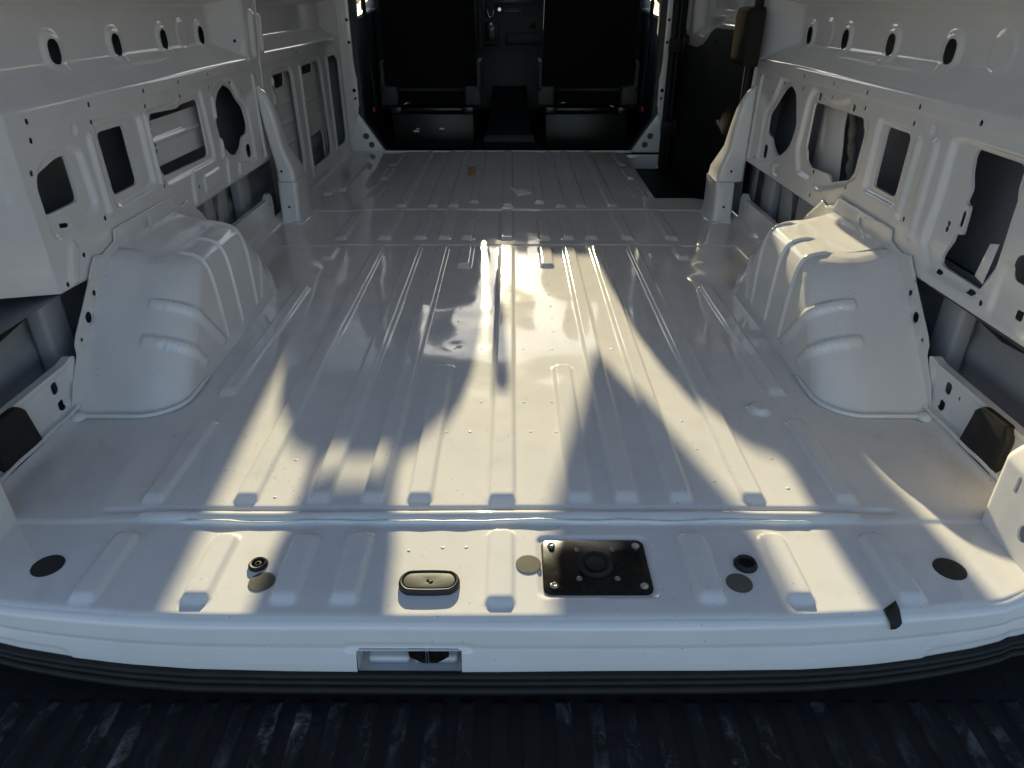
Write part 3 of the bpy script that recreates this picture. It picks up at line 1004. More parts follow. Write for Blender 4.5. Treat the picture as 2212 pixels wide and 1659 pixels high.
def left_h(U, V):
    h = pocket(U, V, 1.955)
    ring = lambda P, d, w=0.010, r=2: -d * up(sd_poly(U, V, P, r), w)
    h += ring([(0.672, 0.475), (0.724, 0.496), (0.790, 0.497), (0.828, 0.480), (0.838, 0.361), (0.811, 0.342), (0.675, 0.327), (0.652, 0.341), (0.650, 0.444)], 0.010)
    h += ring([(0.900, 0.528), (1.066, 0.525), (1.112, 0.508), (1.112, 0.345), (1.073, 0.332), (0.919, 0.330), (0.895, 0.344)], 0.010)
    h += ring([(1.140, 0.515), (1.330, 0.521), (1.345, 0.512), (1.375, 0.527), (1.500, 0.528), (1.515, 0.336), (1.499, 0.322), (1.170, 0.322), (1.140, 0.345)], 0.008)
    h += ring([(1.60, 0.528), (1.69, 0.540), (1.755, 0.531), (1.798, 0.474), (1.868, 0.437), (1.866, 0.259), (1.80, 0.252), (1.66, 0.286), (1.575, 0.35), (1.56, 0.43)], 0.008)
    for a, b, r in (((0.868, 0.492), (0.868, 0.338), 0.013), ((1.130, 0.502), (1.130, 0.343), 0.010), ((1.568, 0.490), (1.560, 0.443), 0.012), ((1.572, 0.369), (1.566, 0.326), 0.012),
                    ((1.949, 0.522), (1.955, 0.252), 0.010), ((0.700, 0.301), (0.672, 0.252), 0.018), ((1.327, 0.304), (1.315, 0.252), 0.020), ((1.591, 0.303), (1.578, 0.246), 0.014), ((1.686, 0.272), (1.682, 0.250), 0.014)):
        h += 0.007 * up(sd_seg(U, V, a, b, r), 0.009)
    h += 0.006 * up(sd_poly(U, V, [(1.385, 0.302), (1.525, 0.306), (1.518, 0.252), (1.38, 0.250)], 2), 0.009)
    h += 0.006 * up(slot_sd(U, V, 0.020), 0.014)
    for yy in (1.625, 0.735):
        h += 0.003 * up(sd_box(U, V, yy, 0.668, 0.040, 0.040, 0.036), 0.007)
    h -= 0.0025 * sst((0.548 - V) / 0.004)
    for c in ((0.824, 0.519), (1.601, 0.521)):
        h -= 0.004 * sst((0.011 - circ(U, V, c, 0)) / 0.004)
    h += 0.012 * up(sd_seg(U, V, (2.005, 0.60), (2.03, 0.70), 0.030), 0.018)
    h += 0.006 * up(sd_seg(U, V, (1.935, 0.578), (1.945, 0.625), 0.014), 0.008)
    h += 0.010 * up(sd_poly(U, V, [(0.30, 0.20), (0.50, 0.20), (0.515, 0.45), (0.53, 0.53), (0.30, 0.57)], 2), 0.016)
    h -= 0.004 * up(sd_box(U, V, 0.565, 0.475, 0.028, 0.060, 0.02), 0.012)
    h += 0.0008 * np.sin(U * 9 + V * 6) * np.sin(V * 14)
    return h
def left_big(U, V):
    H = np.minimum(sd_poly(U, V, polyA_L), sd_poly(U, V, polyB, 2))
    H = np.minimum(H, sd_poly(U, V, polyC_L))
    return np.minimum(H, sd_poly(U, V, polyD_L))
def left_hole(U, V):
    H = left_big(U, V)
    H = np.minimum(H, sd_box(U, V, 1.815, 0.296, 0.023, 0.022, 0.018))
    H = np.minimum(H, slot_sd(U, V))
    for c in HL:
        H = np.minimum(H, circ(U, V, c, 0.0062))
    H = np.minimum(H, sd_seg(U, V, (0.697, 0.352), (0.721, 0.347), 0.0048))
    H = np.minimum(H, sd_box(U, V, 1.938, 0.274, 0.007, 0.012, 0.002))
    # lower edge
    H = np.minimum(H, -sd_poly(U, V, [(0.3, 0.33), (0.497, 0.272), (0.617, 0.236), (0.707, 0.231), (2.10, 0.231), (2.10, 1.2), (0.3, 1.2)], 0))
    return H
def left_map(U, V, h):
    bx_ = np.clip(0.616 - U, 0, 0.125) * 0.45
    return -(WX + bx_ - h), U, V
ysL = np.arange(0.335, 2.048, 0.0038)
zsW = np.arange(0.2285, 0.862, 0.0038)
spL = sheet('side_panel', ysL, zsW, left_map, left_h, 'paint', van, left_hole, lambda U, V: np.where(left_big(U, V) < 0.002, 0.0065, 0.0018))
tag(spL, 'left white pressed side panel with cut-outs')

HR = [(1.800, 0.559), (1.543, 0.559), (1.332, 0.559), (1.128, 0.558), (1.541, 0.524), (1.328, 0.524), (1.125, 0.523), (1.725, 0.519), (1.798, 0.489), (1.953, 0.524), (1.889, 0.525), (2.02, 0.512),
      (1.960, 0.411), (1.879, 0.261), (1.56, 0.411), (1.135, 0.328), (1.344, 0.257), (0.827, 0.330), (0.503, 0.263), (0.683, 0.361), (0.684, 0.349), (0.877, 0.557), (0.659, 0.556), (0.888, 0.522)]
polyA_R = [(0.667, 0.509), (0.534, 0.508), (0.524, 0.500), (0.522, 0.465), (0.510, 0.438), (0.513, 0.406), (0.511, 0.339), (0.514, 0.324), (0.526, 0.298), (0.533, 0.277), (0.657, 0.278), (0.672, 0.283), (0.673, 0.299), (0.655, 0.335),
           (0.655, 0.349), (0.634, 0.352), (0.633, 0.357), (0.636, 0.407), (0.652, 0.410), (0.651, 0.420), (0.648, 0.437), (0.664, 0.466), (0.671, 0.494)]
polyB_R = [(1.013, 0.497), (0.902, 0.497), (0.902, 0.358), (1.014, 0.359)]
polyC_R = [(1.464, 0.488), (1.448, 0.497), (1.146, 0.497), (1.135, 0.490), (1.132, 0.478), (1.122, 0.473), (1.118, 0.457), (1.126, 0.366), (1.145, 0.344), (1.245, 0.315), (1.268, 0.331), (1.404, 0.324), (1.436, 0.337), (1.450, 0.362), (1.462, 0.368)]
polyD_R = [(1.664, 0.521), (1.710, 0.505), (1.759, 0.464), (1.785, 0.439), (1.819, 0.416), (1.818, 0.375), (1.816, 0.362), (1.794, 0.351), (1.762, 0.349), (1.738, 0.327), (1.698, 0.308), (1.658, 0.306), (1.627, 0.320), (1.589, 0.353), (1.563, 0.401), (1.568, 0.441), (1.591, 0.484), (1.619, 0.511)]
def right_h(U, V):
    h = pocket(U, V, 1.955)
    ring = lambda P, d, w=0.010, r=2: -d * up(sd_poly(U, V, P, r), w)
    h += ring([(0.740, 0.515), (0.700, 0.524), (0.520, 0.523), (0.500, 0.513), (0.495, 0.325), (0.522, 0.258), (0.70, 0.255), (0.745, 0.300), (0.735, 0.40)], 0.012)
    h += ring([(1.048, 0.512), (0.885, 0.510), (0.880, 0.338), (1.050, 0.338)], 0.009)
    h += ring([(1.50, 0.498), (1.470, 0.532), (1.435, 0.538), (1.40, 0.526), (1.330, 0.514), (1.268, 0.522), (1.225, 0.536), (1.180, 0.523), (1.085, 0.495), (1.09, 0.36), (1.148, 0.326), (1.290, 0.280), (1.339, 0.274), (1.386, 0.290), (1.470, 0.292), (1.515, 0.355)], 0.010)
    h += ring([(1.745, 0.538), (1.673, 0.540), (1.590, 0.507), (1.540, 0.418), (1.565, 0.349), (1.685, 0.281), (1.824, 0.246), (1.856, 0.263), (1.858, 0.382), (1.842, 0.434), (1.786, 0.467)], 0.009)
    for a, b, r in (((0.848, 0.490), (0.853, 0.338), 0.014), ((0.786, 0.492), (0.783, 0.310), 0.017), ((1.925, 0.522), (1.940, 0.248), 0.010), ((2.005, 0.545), (2.02, 0.37), 0.010)):
        h += 0.007 * up(sd_seg(U, V, a, b, r), 0.009)
    h -= 0.006 * up(sd_poly(U, V, [(1.685, 0.274), (1.622, 0.290), (1.618, 0.243), (1.676, 0.246)], 2), 0.008)
    h += 0.006 * up(slot_sd(U, V, 0.020), 0.014)
    for yy in (1.625, 0.78):
        h += 0.003 * up(sd_box(U, V, yy, 0.668, 0.040, 0.040, 0.036), 0.007)
    h -= 0.0025 * sst((0.548 - V) / 0.004)
    h -= 0.004 * sst((0.011 - circ(U, V, (0.806, 0.518), 0)) / 0.004)
    h -= 0.005 * up(sd_box(U, V, 0.425, 0.300, 0.060, 0.055, 0.02), 0.012)
    h += 0.0008 * np.sin(U * 9 + V * 6 + 2) * np.sin(V * 14)
    return h
def right_big(U, V):
    H = np.minimum(sd_poly(U, V, polyA_R, 1), sd_poly(U, V, polyB_R, 2))
    H = np.minimum(H, sd_poly(U, V, polyC_R, 1))
    return np.minimum(H, sd_poly(U, V, polyD_R))
def right_hole(U, V):
    H = right_big(U, V)
    H = np.minimum(H, sd_box(U, V, 1.798, 0.297, 0.018, 0.022, 0.012))
    H = np.minimum(H, slot_sd(U, V))
    for c in HR:
        H = np.minimum(H, circ(U, V, c, 0.0062))
    for c, hx, hy in (((1.432, 0.516), 0.009, 0.012), ((1.207, 0.515), 0.008, 0.012), ((1.374, 0.318), 0.009, 0.006), ((0.407, 0.279), 0.010, 0.009), ((0.645, 0.381), 0.0055, 0.016)):
        H = np.minimum(H, sd_box(U, V, c[0], c[1], hx, hy, 0.002))
    for c in ((0.664, 0.266), (0.550, 0.266)):
        H = np.minimum(H, sd_box(U, V, c[0], c[1], 0.012, 0.0045, 0.004))
    H = np.minimum(H, sd_box(U, V, 0.430, 0.352, 0.026, 0.024, 0.018))
    H = np.minimum(H, -sd_poly(U, V, [(0.3, 0.240), (0.66, 0.236), (2.02, 0.233), (2.02, 1.2), (0.3, 1.2)], 0))
    return H
ysR = np.arange(0.335, 2.022, 0.0038)
spR = sheet('side_panel', ysR, zsW, lambda U, V, h: (WX - h, U, V), right_h, 'paint', van, right_hole, lambda U, V: np.where(right_big(U, V) < 0.002, 0.0065, 0.0018))
tag(spR, 'right white pressed side panel with cut-outs, partly in sun')

# inward tab at the front edge of the big right opening
prism('panel_tab', [(0.512, 0.372), (0.535, 0.366), (0.548, 0.300), (0.520, 0.294)], 0, WX + 0.006, WX + 0.0075, 'paint', spR, 0.0004)

# forward left panel (between the two pillars)
polyF = [(2.200, 0.503), (2.413, 0.503), (2.437, 0.485), (2.452, 0.142), (2.430, 0.090), (2.415, 0.078), (2.300, 0.076), (2.194, 0.200), (2.180, 0.30), (2.190, 0.45)]
polyG = [(2.609, 0.503), (2.892, 0.505), (2.925, 0.480), (2.955, 0.110), (2.935, 0.080), (2.884, 0.076), (2.620, 0.075), (2.604, 0.098)]
polyH = [(3.103, 0.508), (3.260, 0.508), (3.318, 0.475), (3.318, 0.095), (3.285, 0.076), (3.125, 0.075), (3.100, 0.100)]
def fwd_h(U, V):
    h = pocket(U, V, 3.36, z0=0.586, z1=0.634, y0=2.12, dep=0.070, endw=0.09)
    h += 0.008 * up(sd_seg(U, V, (2.562, 0.500), (2.560, 0.050), 0.014), 0.010)
    h += 0.008 * up(sd_seg(U, V, (3.050, 0.500), (3.062, 0.080), 0.014), 0.010)
    for P in (polyF, polyG, polyH):
        h -= 0.006 * up(sd_poly(U, V, P) - 0.022, 0.014)
    h -= 0.0025 * sst((0.548 - V) / 0.004)
    h += 0.006 * up(sd_seg(U, V, (2.165, 0.415), (2.175, 0.485), 0.014), 0.008)
    h += 0.018 * sst((0.045 - V) / 0.05)
    h += 0.012 * up(sd_seg(U, V, (2.09, 0.60), (2.11, 0.70), 0.014), 0.012)
    h += 0.002 * sst((2.052 - U) / 0.006)
    return h
def fwd_hole(U, V):
    H = np.minimum(np.minimum(sd_poly(U, V, polyF), sd_poly(U, V, polyG)), sd_poly(U, V, polyH))
    for c in ((2.272, 0.526), (2.485, 0.527), (2.672, 0.529), (2.885, 0.528), (2.278, 0.565), (2.495, 0.566), (2.679, 0.567), (2.885, 0.566)):
        H = np.minimum(H, circ(U, V, c, 0.0055))
    for c in ((2.337, 0.562), (2.545, 0.563)):
        H = np.minimum(H, sd_box(U, V, c[0], c[1], 0.011, 0.007, 0.001))
    for y in (2.416, 2.659, 2.906, 3.149, 3.370):
        H = np.minimum(H, sd_box(U, V, y, 0.038, 0.006, 0.012, 0.003))
    H = np.minimum(H, sd_box(U, V, 2.165, 0.452, 0.006, 0.020, 0.003))
    H = np.minimum(H, -sd_poly(U, V, [(2.04, 0.0), (3.42, 0.0), (3.42, 1.2), (2.04, 1.2)], 0))
    return H
fp = sheet('side_panel', np.arange(2.040, 3.422, 0.0058), np.arange(0.0, 0.862, 0.0048), lambda U, V, h: (-(WX + 0.001 - h), U, V), fwd_h, 'paint', van, fwd_hole, 0.0025)
tag(fp, 'left forward side panel with three tall openings')
tube('panel_seam', [(-0.8862, 2.036, z) if z < 0.5 else (-0.884, 2.036 + 0.06 * math.sin((z - 0.5) * 5) ** 2, z) for z in np.linspace(0.44, 0.86, 22)], 0.0032, 'sealant', fp, 6)

# ladder panel seen through those openings
def back_h(U, V):
    h = np.zeros_like(U)
    for z in (0.383, 0.305, 0.225):
        h += 0.008 * up(sd_seg(U, V, (2.20, z), (2.47, z), 0.010), 0.008)
    for z in (0.425, 0.350, 0.262):
        h += 0.008 * up(sd_seg(U, V, (2.64, z), (2.93, z), 0.010), 0.008)
    return h
def back_hole(U, V):
    H = np.minimum(sd_box(U, V, 2.30, 0.50, 0.13, 0.055, 0.03), sd_box(U, V, 2.36, 0.09, 0.11, 0.075, 0.04))
    H = np.minimum(H, np.minimum(sd_box(U, V, 2.76, 0.51, 0.14, 0.050, 0.03), sd_box(U, V, 2.80, 0.10, 0.15, 0.095, 0.04)))
    return H
bpn = sheet('backing_panel', np.arange(2.10, 3.03, 0.0062), np.arange(0.02, 0.56, 0.0055), lambda U, V, h: (-(0.925 - h), U, V), back_h, 'paint', van, back_hole, 0.004)
# backing behind the rear-left opening
def bc_h(U, V):
    return 0.008 * up(sd_seg(U, V, (1.20, 0.425), (1.52, 0.425), 0.011), 0.009)
sheet('backing_panel', np.arange(1.175, 1.62, 0.0062), np.arange(0.362, 0.482, 0.0055), lambda U, V, h: (-(0.930 - h), U, V), bc_h, 'paint', van)
# foam strips in the cavities
def strip(name, pts, m, par, r=0.012):
    o = tube(name, pts, r, m, par, 8)
    return o
strip('foam_strip', [(-0.915, 1.178 + 0.006 * math.sin(i), 0.50 - 0.011 * i) for i in range(14)], 'foam', van, [0.010 + 0.003 * math.sin(i * 1.9) for i in range(14)])
strip('foam_strip', [(0.955, 1.330 - 0.006 * i + 0.004 * math.sin(i * 1.3), 0.50 - 0.014 * i) for i in range(15)], 'foam', van, [0.011 + 0.003 * math.sin(i * 1.9) for i in range(15)])
strip('foam_strip', [(-0.975, 1.00 + 0.004 * math.sin(i), 0.52 - 0.012 * i) for i in range(12)], 'cabgrey', van, [0.018 + 0.004 * math.sin(i * 1.9) for i in range(12)])
# bracket plate behind the right opening
prism('cavity_bracket', [(1.50, 0.52), (1.345, 0.52), (1.34, 0.44), (1.325, 0.40), (1.30, 0.29), (1.42, 0.26), (1.50, 0.28)], 0, 0.945, 0.948, 'paint', van, 0.0005)
prism('cavity_bracket', [(1.50, 0.18), (1.43, 0.24), (1.40, 0.20), (1.37, 0.10), (1.36, 0.02), (1.46, 0.0), (1.50, 0.08)], 0, 0.940, 0.943, 'primer_lit', van, 0.0005)
prism('cavity_bracket', [(1.70, 0.22), (1.62, 0.26), (1.58, 0.14), (1.56, 0.02), (1.64, 0.0), (1.68, 0.08)], 0, 0.940, 0.943, 'primer_lit', van, 0.0005)
prism('cavity_bracket', [(1.66, 0.22), (1.60, 0.24), (1.56, 0.12), (1.54, 0.02), (1.62, 0.0)], 0, -0.943, -0.940, 'primer_lit', van, 0.0005)
for s in (-1, 1):
    for y0, y1 in ((0.62, 0.70), (1.50, 1.56), (1.80, 1.90)):
        box('cavity_post', min(s * 0.945, s * 0.985), max(s * 0.945, s * 0.985), y0, y1, -0.02, 0.232, 'primer_lit', van, 0.01)

# outer skin behind the openings: lit tone below, shaded tone above
def skin(s, y1):
    def hh(U, V):
        h = 0.03 * np.sin((V + 0.1) * 2.4) + 0.010 * np.exp(-((V - 0.06) / 0.02) ** 2) + 0.012 * np.exp(-((V - 0.14) / 0.02) ** 2)
        return h
    sheet('outer_skin', np.linspace(0.16, y1, 60), np.linspace(-0.30, 0.245, 60), lambda U, V, h: (s * (0.975 + h), U, V), hh, 'primer_lit', van)
    sheet('outer_skin', np.linspace(0.16, y1, 60), np.linspace(0.245, 0.88, 60), lambda U, V, h: (s * (0.985 + h), U, V), hh, 'ecoat_shaded', van)
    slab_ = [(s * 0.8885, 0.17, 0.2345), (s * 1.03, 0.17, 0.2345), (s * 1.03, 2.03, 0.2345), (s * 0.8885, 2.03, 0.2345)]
    pydata('cavity_light_blocker', slab_, [(0, 1, 2, 3)], 'ecoat_shaded', van)  # unseen shelf added to block light rising into the upper cavity
skin(-1, 3.44)
skin(1, 2.04)
for s, y1 in ((-1, 3.44), (1, 2.04)):  # closing panels added to keep stray light out of the side cavities
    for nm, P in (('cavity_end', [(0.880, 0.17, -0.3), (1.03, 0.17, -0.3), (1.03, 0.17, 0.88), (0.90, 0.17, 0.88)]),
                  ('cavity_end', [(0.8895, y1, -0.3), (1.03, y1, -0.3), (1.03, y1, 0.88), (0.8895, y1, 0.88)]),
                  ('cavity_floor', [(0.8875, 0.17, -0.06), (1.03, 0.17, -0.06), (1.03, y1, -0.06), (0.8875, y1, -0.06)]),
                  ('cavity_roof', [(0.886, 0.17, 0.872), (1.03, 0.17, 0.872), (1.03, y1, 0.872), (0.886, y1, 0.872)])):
        pydata(nm, [(s * p[0], p[1], p[2]) for p in P], [(0, 1, 2, 3)], 'primer_lit' if nm == 'cavity_floor' else 'ecoat_shaded', van)
for s in (-1, 1):
    tube('wiring_loom', [(s * (0.955 + 0.008 * math.sin(i * 0.9)), 0.25 + 0.06 * i, 0.205 + 0.010 * math.sin(i * 1.3)) for i in range(8)], 0.009, 'rubber', van, 8)
box('edge_clip', -0.955, -0.925, 0.455, 0.475, 0.262, 0.300, 'plastic', van, 0.003)
# clips in the near cavities
for s in (-1, 1):
    for (y, z) in ((0.66, 0.055), (0.63, 0.030)):
        c = lathe('skin_clip', [(0.013, 0.0), (0.012, 0.006), (0.006, 0.009), (0.0005, 0.009)], (s * 0.985, y, z), 'primer_lit', van, 14, axis='x')
        c.scale = (1, 1, 1)
        box('clip_pin', s * 0.975 - 0.006, s * 0.975 + 0.006, y - 0.006, y + 0.006, z - 0.005, z + 0.005, 'plastic' if z < 0.05 else 'blueclip', c, 0.001)
box('skin_clip', 0.962, 0.975, 0.470, 0.490, 0.040, 0.056, 'blueclip', van, 0.003)

# ---- low side rails ------------------------------------------------
def rail(name, s, outline, holes, lab, emb=None):
    def hole(U, V):
        H = -sd_poly(U, V, outline, 1)
        for hsd in holes:
            H = np.minimum(H, hsd(U, V))
        return H
    def hf(U, V):
        h = 0.012 * sst((0.020 - V) / 0.022)
        if emb:
            h = h + emb(U, V)
        return h
    yy = [p[0] for p in outline]; zz = [p[1] for p in outline]
    o = sheet(name, np.arange(min(yy), max(yy) + .004, 0.004), np.arange(min(zz), max(zz) + .004, 0.0038), lambda U, V, h: (s * (WX - h), U, V), hf, 'paint', van, hole, lambda U, V: np.where(V > 0.098, 0.018, 0.002))
    tag(o, lab)
    return o
def emb_rear(U, V):
    return -0.003 * up(sd_poly(U, V, [(0.46, 0.100), (0.57, 0.100), (0.56, 0.030), (0.49, 0.028), (0.47, 0.018), (0.20, 0.016), (0.20, 0.10)], 1), 0.006)
for s in (-1, 1):
    holes = [lambda U, V: sd_box(U, V, 0.509, 0.078, 0.0105, 0.0125, 0.008), lambda U, V: sd_box(U, V, 0.511, 0.038, 0.0095, 0.0105, 0.002)]
    if s > 0:
        holes += [lambda U, V: circ(U, V, (0.469, 0.077), 0.005), lambda U, V: circ(U, V, (0.418, 0.079), 0.005)]
    r_ = rail('side_rail', s, [(0.18, 0.0), (0.556, 0.0), (0.562, 0.04), (0.580, 0.085), (0.592, 0.108), (0.582, 0.114), (0.555, 0.108), (0.18, 0.108)], holes, ('left' if s < 0 else 'right') + ' rear low side rail beside the cover plate', emb_rear)
    P = [(0.385, 0.110), (0.400, 0.096), (0.417, 0.004), (0.405, -0.012), (0.322, -0.012), (0.308, 0.0), (0.303, 0.085), (0.315, 0.112)]
    cp = prism('cover_plate', P, 0, s * (WX - 0.013), s * (WX + 0.004), 'plastic', van, 0.004, 1) if s > 0 else prism('cover_plate', P, 0, -(WX + 0.004), -(WX - 0.013), 'plastic', van, 0.004, 1)
    tag(cp, 'black plastic cover on the ' + ('left' if s < 0 else 'right') + ' rear rail')
    holes = [lambda U, V: sd_box(U, V, 1.912, 0.085, 0.005, 0.009, 0.003), lambda U, V: sd_box(U, V, 1.915, 0.026, 0.005, 0.013, 0.002)]
    rail('side_rail', s, [(1.33, 0.0), (1.945, 0.0), (1.945, 0.10), (1.925, 0.122), (1.905, 0.118), (1.885, 0.106), (1.33, 0.106)], holes, ('left' if s < 0 else 'right') + ' low side rail ahead of the wheel arch')
    # sealant in the floor corner
    tube('corner_sealant', [(s * (WX - 0.013), y, 0.020 + 0.001 * math.sin(y * 60)) for y in np.arange(0.2, 0.545, 0.012)], 0.004, 'sealant', r_, 6)

# ---- rear door pillars ----------------------------------------------
for s in (-1, 1):
    # lower post: face towards the load space, turning to the doorway
    prof = [(0.792, 0.055), (0.793, 0.10), (0.795, 0.16), (0.797, 0.198), (0.803, 0.207), (0.83, 0.212), (0.885, 0.216)]
    zs_ = np.array([-0.02, 0.03, 0.08, 0.12, 0.136, 0.146, 0.152])
    P = np.zeros((len(zs_), 40, 3))
    px = np.array([p[0] for p in prof]); py_ = np.array([p[1] for p in prof])
    l = np.concatenate([[0], np.cumsum(np.hypot(np.diff(px), np.diff(py_)))])
    q = np.linspace(0, l[-1], 40)
    def post_h(U, V):
        return np.zeros_like(U)
    def post_map(U, V, h):
        x = np.interp(U, l, px); y = np.interp(U, l, py_)
        b = 0.03 * sst((V - 0.125) / 0.04)
        return s * (x + b - h), y - 0.0 * b, V
    uc = float(np.interp(0.112, py_[:4], l[:4]))
    post = sheet('rear_pillar', np.linspace(0, l[-1], 70), np.linspace(-0.02, 0.60, 150), post_map, post_h, 'paint', van,
                 hole=lambda U, V: np.minimum(np.hypot((U - uc) * 1.0, (V - 0.048) * 0.8) - 0.0115, sd_box(U, V, float(np.interp(0.158, py_[:4], l[:4])), 0.105, 0.0045, 0.015, 0.002)), rim=0.004)
    tag(post, ('left' if s < 0 else 'right') + ' rear doorway pillar')
    # above: simple inner post to the roof
    box('pillar_cover', min(s * 0.83, s * 0.93), max(s * 0.83, s * 0.93), 0.055, 0.335, 0.60, 1.70, 'paint', van, 0.02)

# ---- middle pillars ---------------------------------------------------
def mid_pillar(s):
    zz = [0.0, 0.012, 0.03, 0.12, 0.156, 0.160, 0.195, 0.235, 0.275, 0.35, 0.41, 0.45, 0.475, 0.487]
    xin = [0.778, 0.786, 0.790, 0.789, 0.787, 0.791, 0.793, 0.806, 0.820, 0.828, 0.838, 0.852, 0.868, 0.884]
    y0 = [1.925, 1.932, 1.938, 1.942, 1.945, 1.948, 1.950, 1.950, 1.950, 1.950, 1.950, 1.952, 1.958, 1.965]
    y1 = [2.125, 2.118, 2.110, 2.106, 2.105, 2.100, 2.088, 2.062, 2.040, 2.022, 2.010, 2.000, 1.992, 1.982]
    secs = []
    xout = [0.872, 0.866, 0.862, 0.861, 0.860, 0.858, 0.858, 0.862, 0.868, 0.878, 0.884, 0.887, 0.889, 0.8905]
    if s > 0:
        xout = xout[:5] + [0.8895] * 9
    for z, x, a, b, xo in zip(zz, xin, y0, y1, xout):
        secs.append([(s * p[0], p[1], z) for p in rrect((x + xo) / 2, (a + b) / 2, (xo - x) / 2, (b - a) / 2, 0.014 if z > 0.02 else 0.02, 5)])
    o = loft('middle_pillar', secs, 'paint', van)
    tag(o, ('left' if s < 0 else 'right') + ' white pillar foot standing on the floor edge')
    # seam round the foot, bolt holes
    tube('pillar_seam', [(s * (0.788 + 0.001), 2.10, 0.1585), (s * 0.786, 1.955, 0.1585), (s * 0.80, 1.9435, 0.1585), (s * 0.857, 1.9435, 0.1585)], 0.0016, 'primer_lit', o, 6)
    for (x, z) in ((0.826, 0.066), (0.838, 0.196)):
        lathe('bolt_hole', [(0.0048, 0.0), (0.0046, -0.0006), (0.0003, -0.0006)], (s * x, (1.9395 if z < 0.1 else 1.9492), z), 'cab', o, 12, axis='y')
    lathe('foot_sealant', [(0.02, 0), (0.015, 0.008), (0.0005, 0.01)], (s * 0.80, 1.93, 0.004), 'sealant', o, 12)
    return o
mid_pillar(-1)
mpR = mid_pillar(1)
# black buffer block on the right pillar
sec = []
for x, g_ in ((0.848, 0.0), (0.815, 0.0), (0.800, -0.004), (0.794, -0.014)):
    sec.append([(x, 1.945 + p[0], 0.646 + p[1]) for p in rrect(0, 0, 0.082 + g_, 0.090 + g_, 0.020, 5)])
o = loft('buffer_block', sec, 'block', mpR)
tag(o, 'black textured rubber block high on the right pillar')
# dark edge of the sliding door opening
box('door_edge_seal', 0.862, 0.890, 2.030, 2.062, 0.16, 1.60, 'rubber', mpR, 0.008)

# ---- front pillars, gussets -------------------------------------------
YF = 3.375
for s in (-1, 1):
    P = [(s * 0.890, 0.0), (s * 0.705, 0.0), (s * 0.697, 0.010), (s * 0.826, 0.205), (s * 0.824, 0.235), (s * 0.818, 0.245), (s * 0.816, 0.38), (s * 0.822, 0.42), (s * 0.826, 0.47), (s * 0.822, 1.2), (s * 0.890, 1.2)]
    if s > 0:
        P = [(p[0] if abs(p[0]) < 0.88 else 0.852, p[1]) for p in P]
    fpil = prism('front_pillar', P, 1, YF, YF + 0.03, 'paint', van, 0.004)
    tag(fpil, ('left' if s < 0 else 'right') + ' white front pillar with triangular gusset')
    for (x, z) in ((0.795, 0.088), (0.768, 0.042)):
        lathe('gusset_plug', [(0.0165, 0.0), (0.0160, -0.0012), (0.0003, -0.0014)], (s * x, YF - 0.0002, z), 'felt', fpil, 24, axis='y')
    for (x, z, r) in ((0.838, 0.665, 0.008), (0.838, 0.560, 0.008), (0.836, 0.325, 0.010), (0.834, 0.285, 0.0065)):
        lathe('bolt_hole', [(r, 0.0), (r, -0.0006), (0.0003, -0.0006)], (s * x, YF - 0.0002, z), 'cab', fpil, 16, axis='y')
    tube('gusset_seam', [(s * 0.852, YF - 0.001, 0.165), (s * 0.838, YF - 0.001, 0.190), (s * 0.822, YF - 0.001, 0.212)], 0.0016, 'primer_lit', fpil, 6)
# raised rim along the front of the load floor
tube('floor_front_rim', [(x, 3.337 + 0.002 * math.sin(x * 23), 0.011) for x in np.linspace(-0.70, 0.69, 60)], 0.0075, 'sealant', floor, 8)
box('floor_front_step', -0.88, 0.648, 3.34, 3.38, -0.14, 0.008, 'paint', van, 0.004)

# ---- step well and sliding door on the right ----------------------------
box('step_tread', 0.60, 0.97, 2.10, 3.42, -0.13, -0.090, 'cab', van, 0.006)
box('step_riser', 0.652, 0.852, 3.378, 3.40, -0.092, -0.012, 'paint', van, 0.003)
def door_h(U, V):
    h = -0.05 * up(sd_poly(U, V, [(2.0, 0.655), (2.75, 0.66), (2.90, 0.62), (3.06, 0.59), (3.27, 0.60), (3.30, 0.70), (3.30, 1.4), (2.0, 1.4)], 2), 0.05)
    h -= 0.02 * up(sd_poly(U, V, [(2.1, 0.69), (3.20, 0.68), (3.20, 1.3), (2.1, 1.3)], 2), 0.04)
    h += 0.012 * up(sd_seg(U, V, (3.39, 0.62), (3.39, 1.2), 0.014), 0.01)
    return h
door = sheet('sliding_door', np.arange(1.96, 3.50, 0.011), np.arange(-0.16, 1.45, 0.011), lambda U, V, h: (0.945 - h, U, V), door_h, 'paint', van)
tag(door, 'closed sliding side door with black lining')
P = [(3.435, -0.118), (1.98, -0.130), (1.98, 0.650), (2.735, 0.648), (2.80, 0.632), (2.86, 0.602), (2.94, 0.572), (3.06, 0.553), (3.30, 0.556), (3.325, 0.535), (3.33, 0.47), (3.43, 0.455), (3.44, 0.22), (3.36, 0.19), (3.36, 0.08), (3.43, 0.06)]
lin = prism('door_lining', P, 0, 0.918, 0.926, 'lining', door, 0.002, 1)
for (y, z) in ((2.46, 0.600), (2.70, 0.600), (3.02, 0.520)):
    lathe('lining_clip', [(0.013, 0.0), (0.011, -0.004), (0.0005, -0.005)], (0.9178, y, z), 'plastic', lin, 14, axis='x')
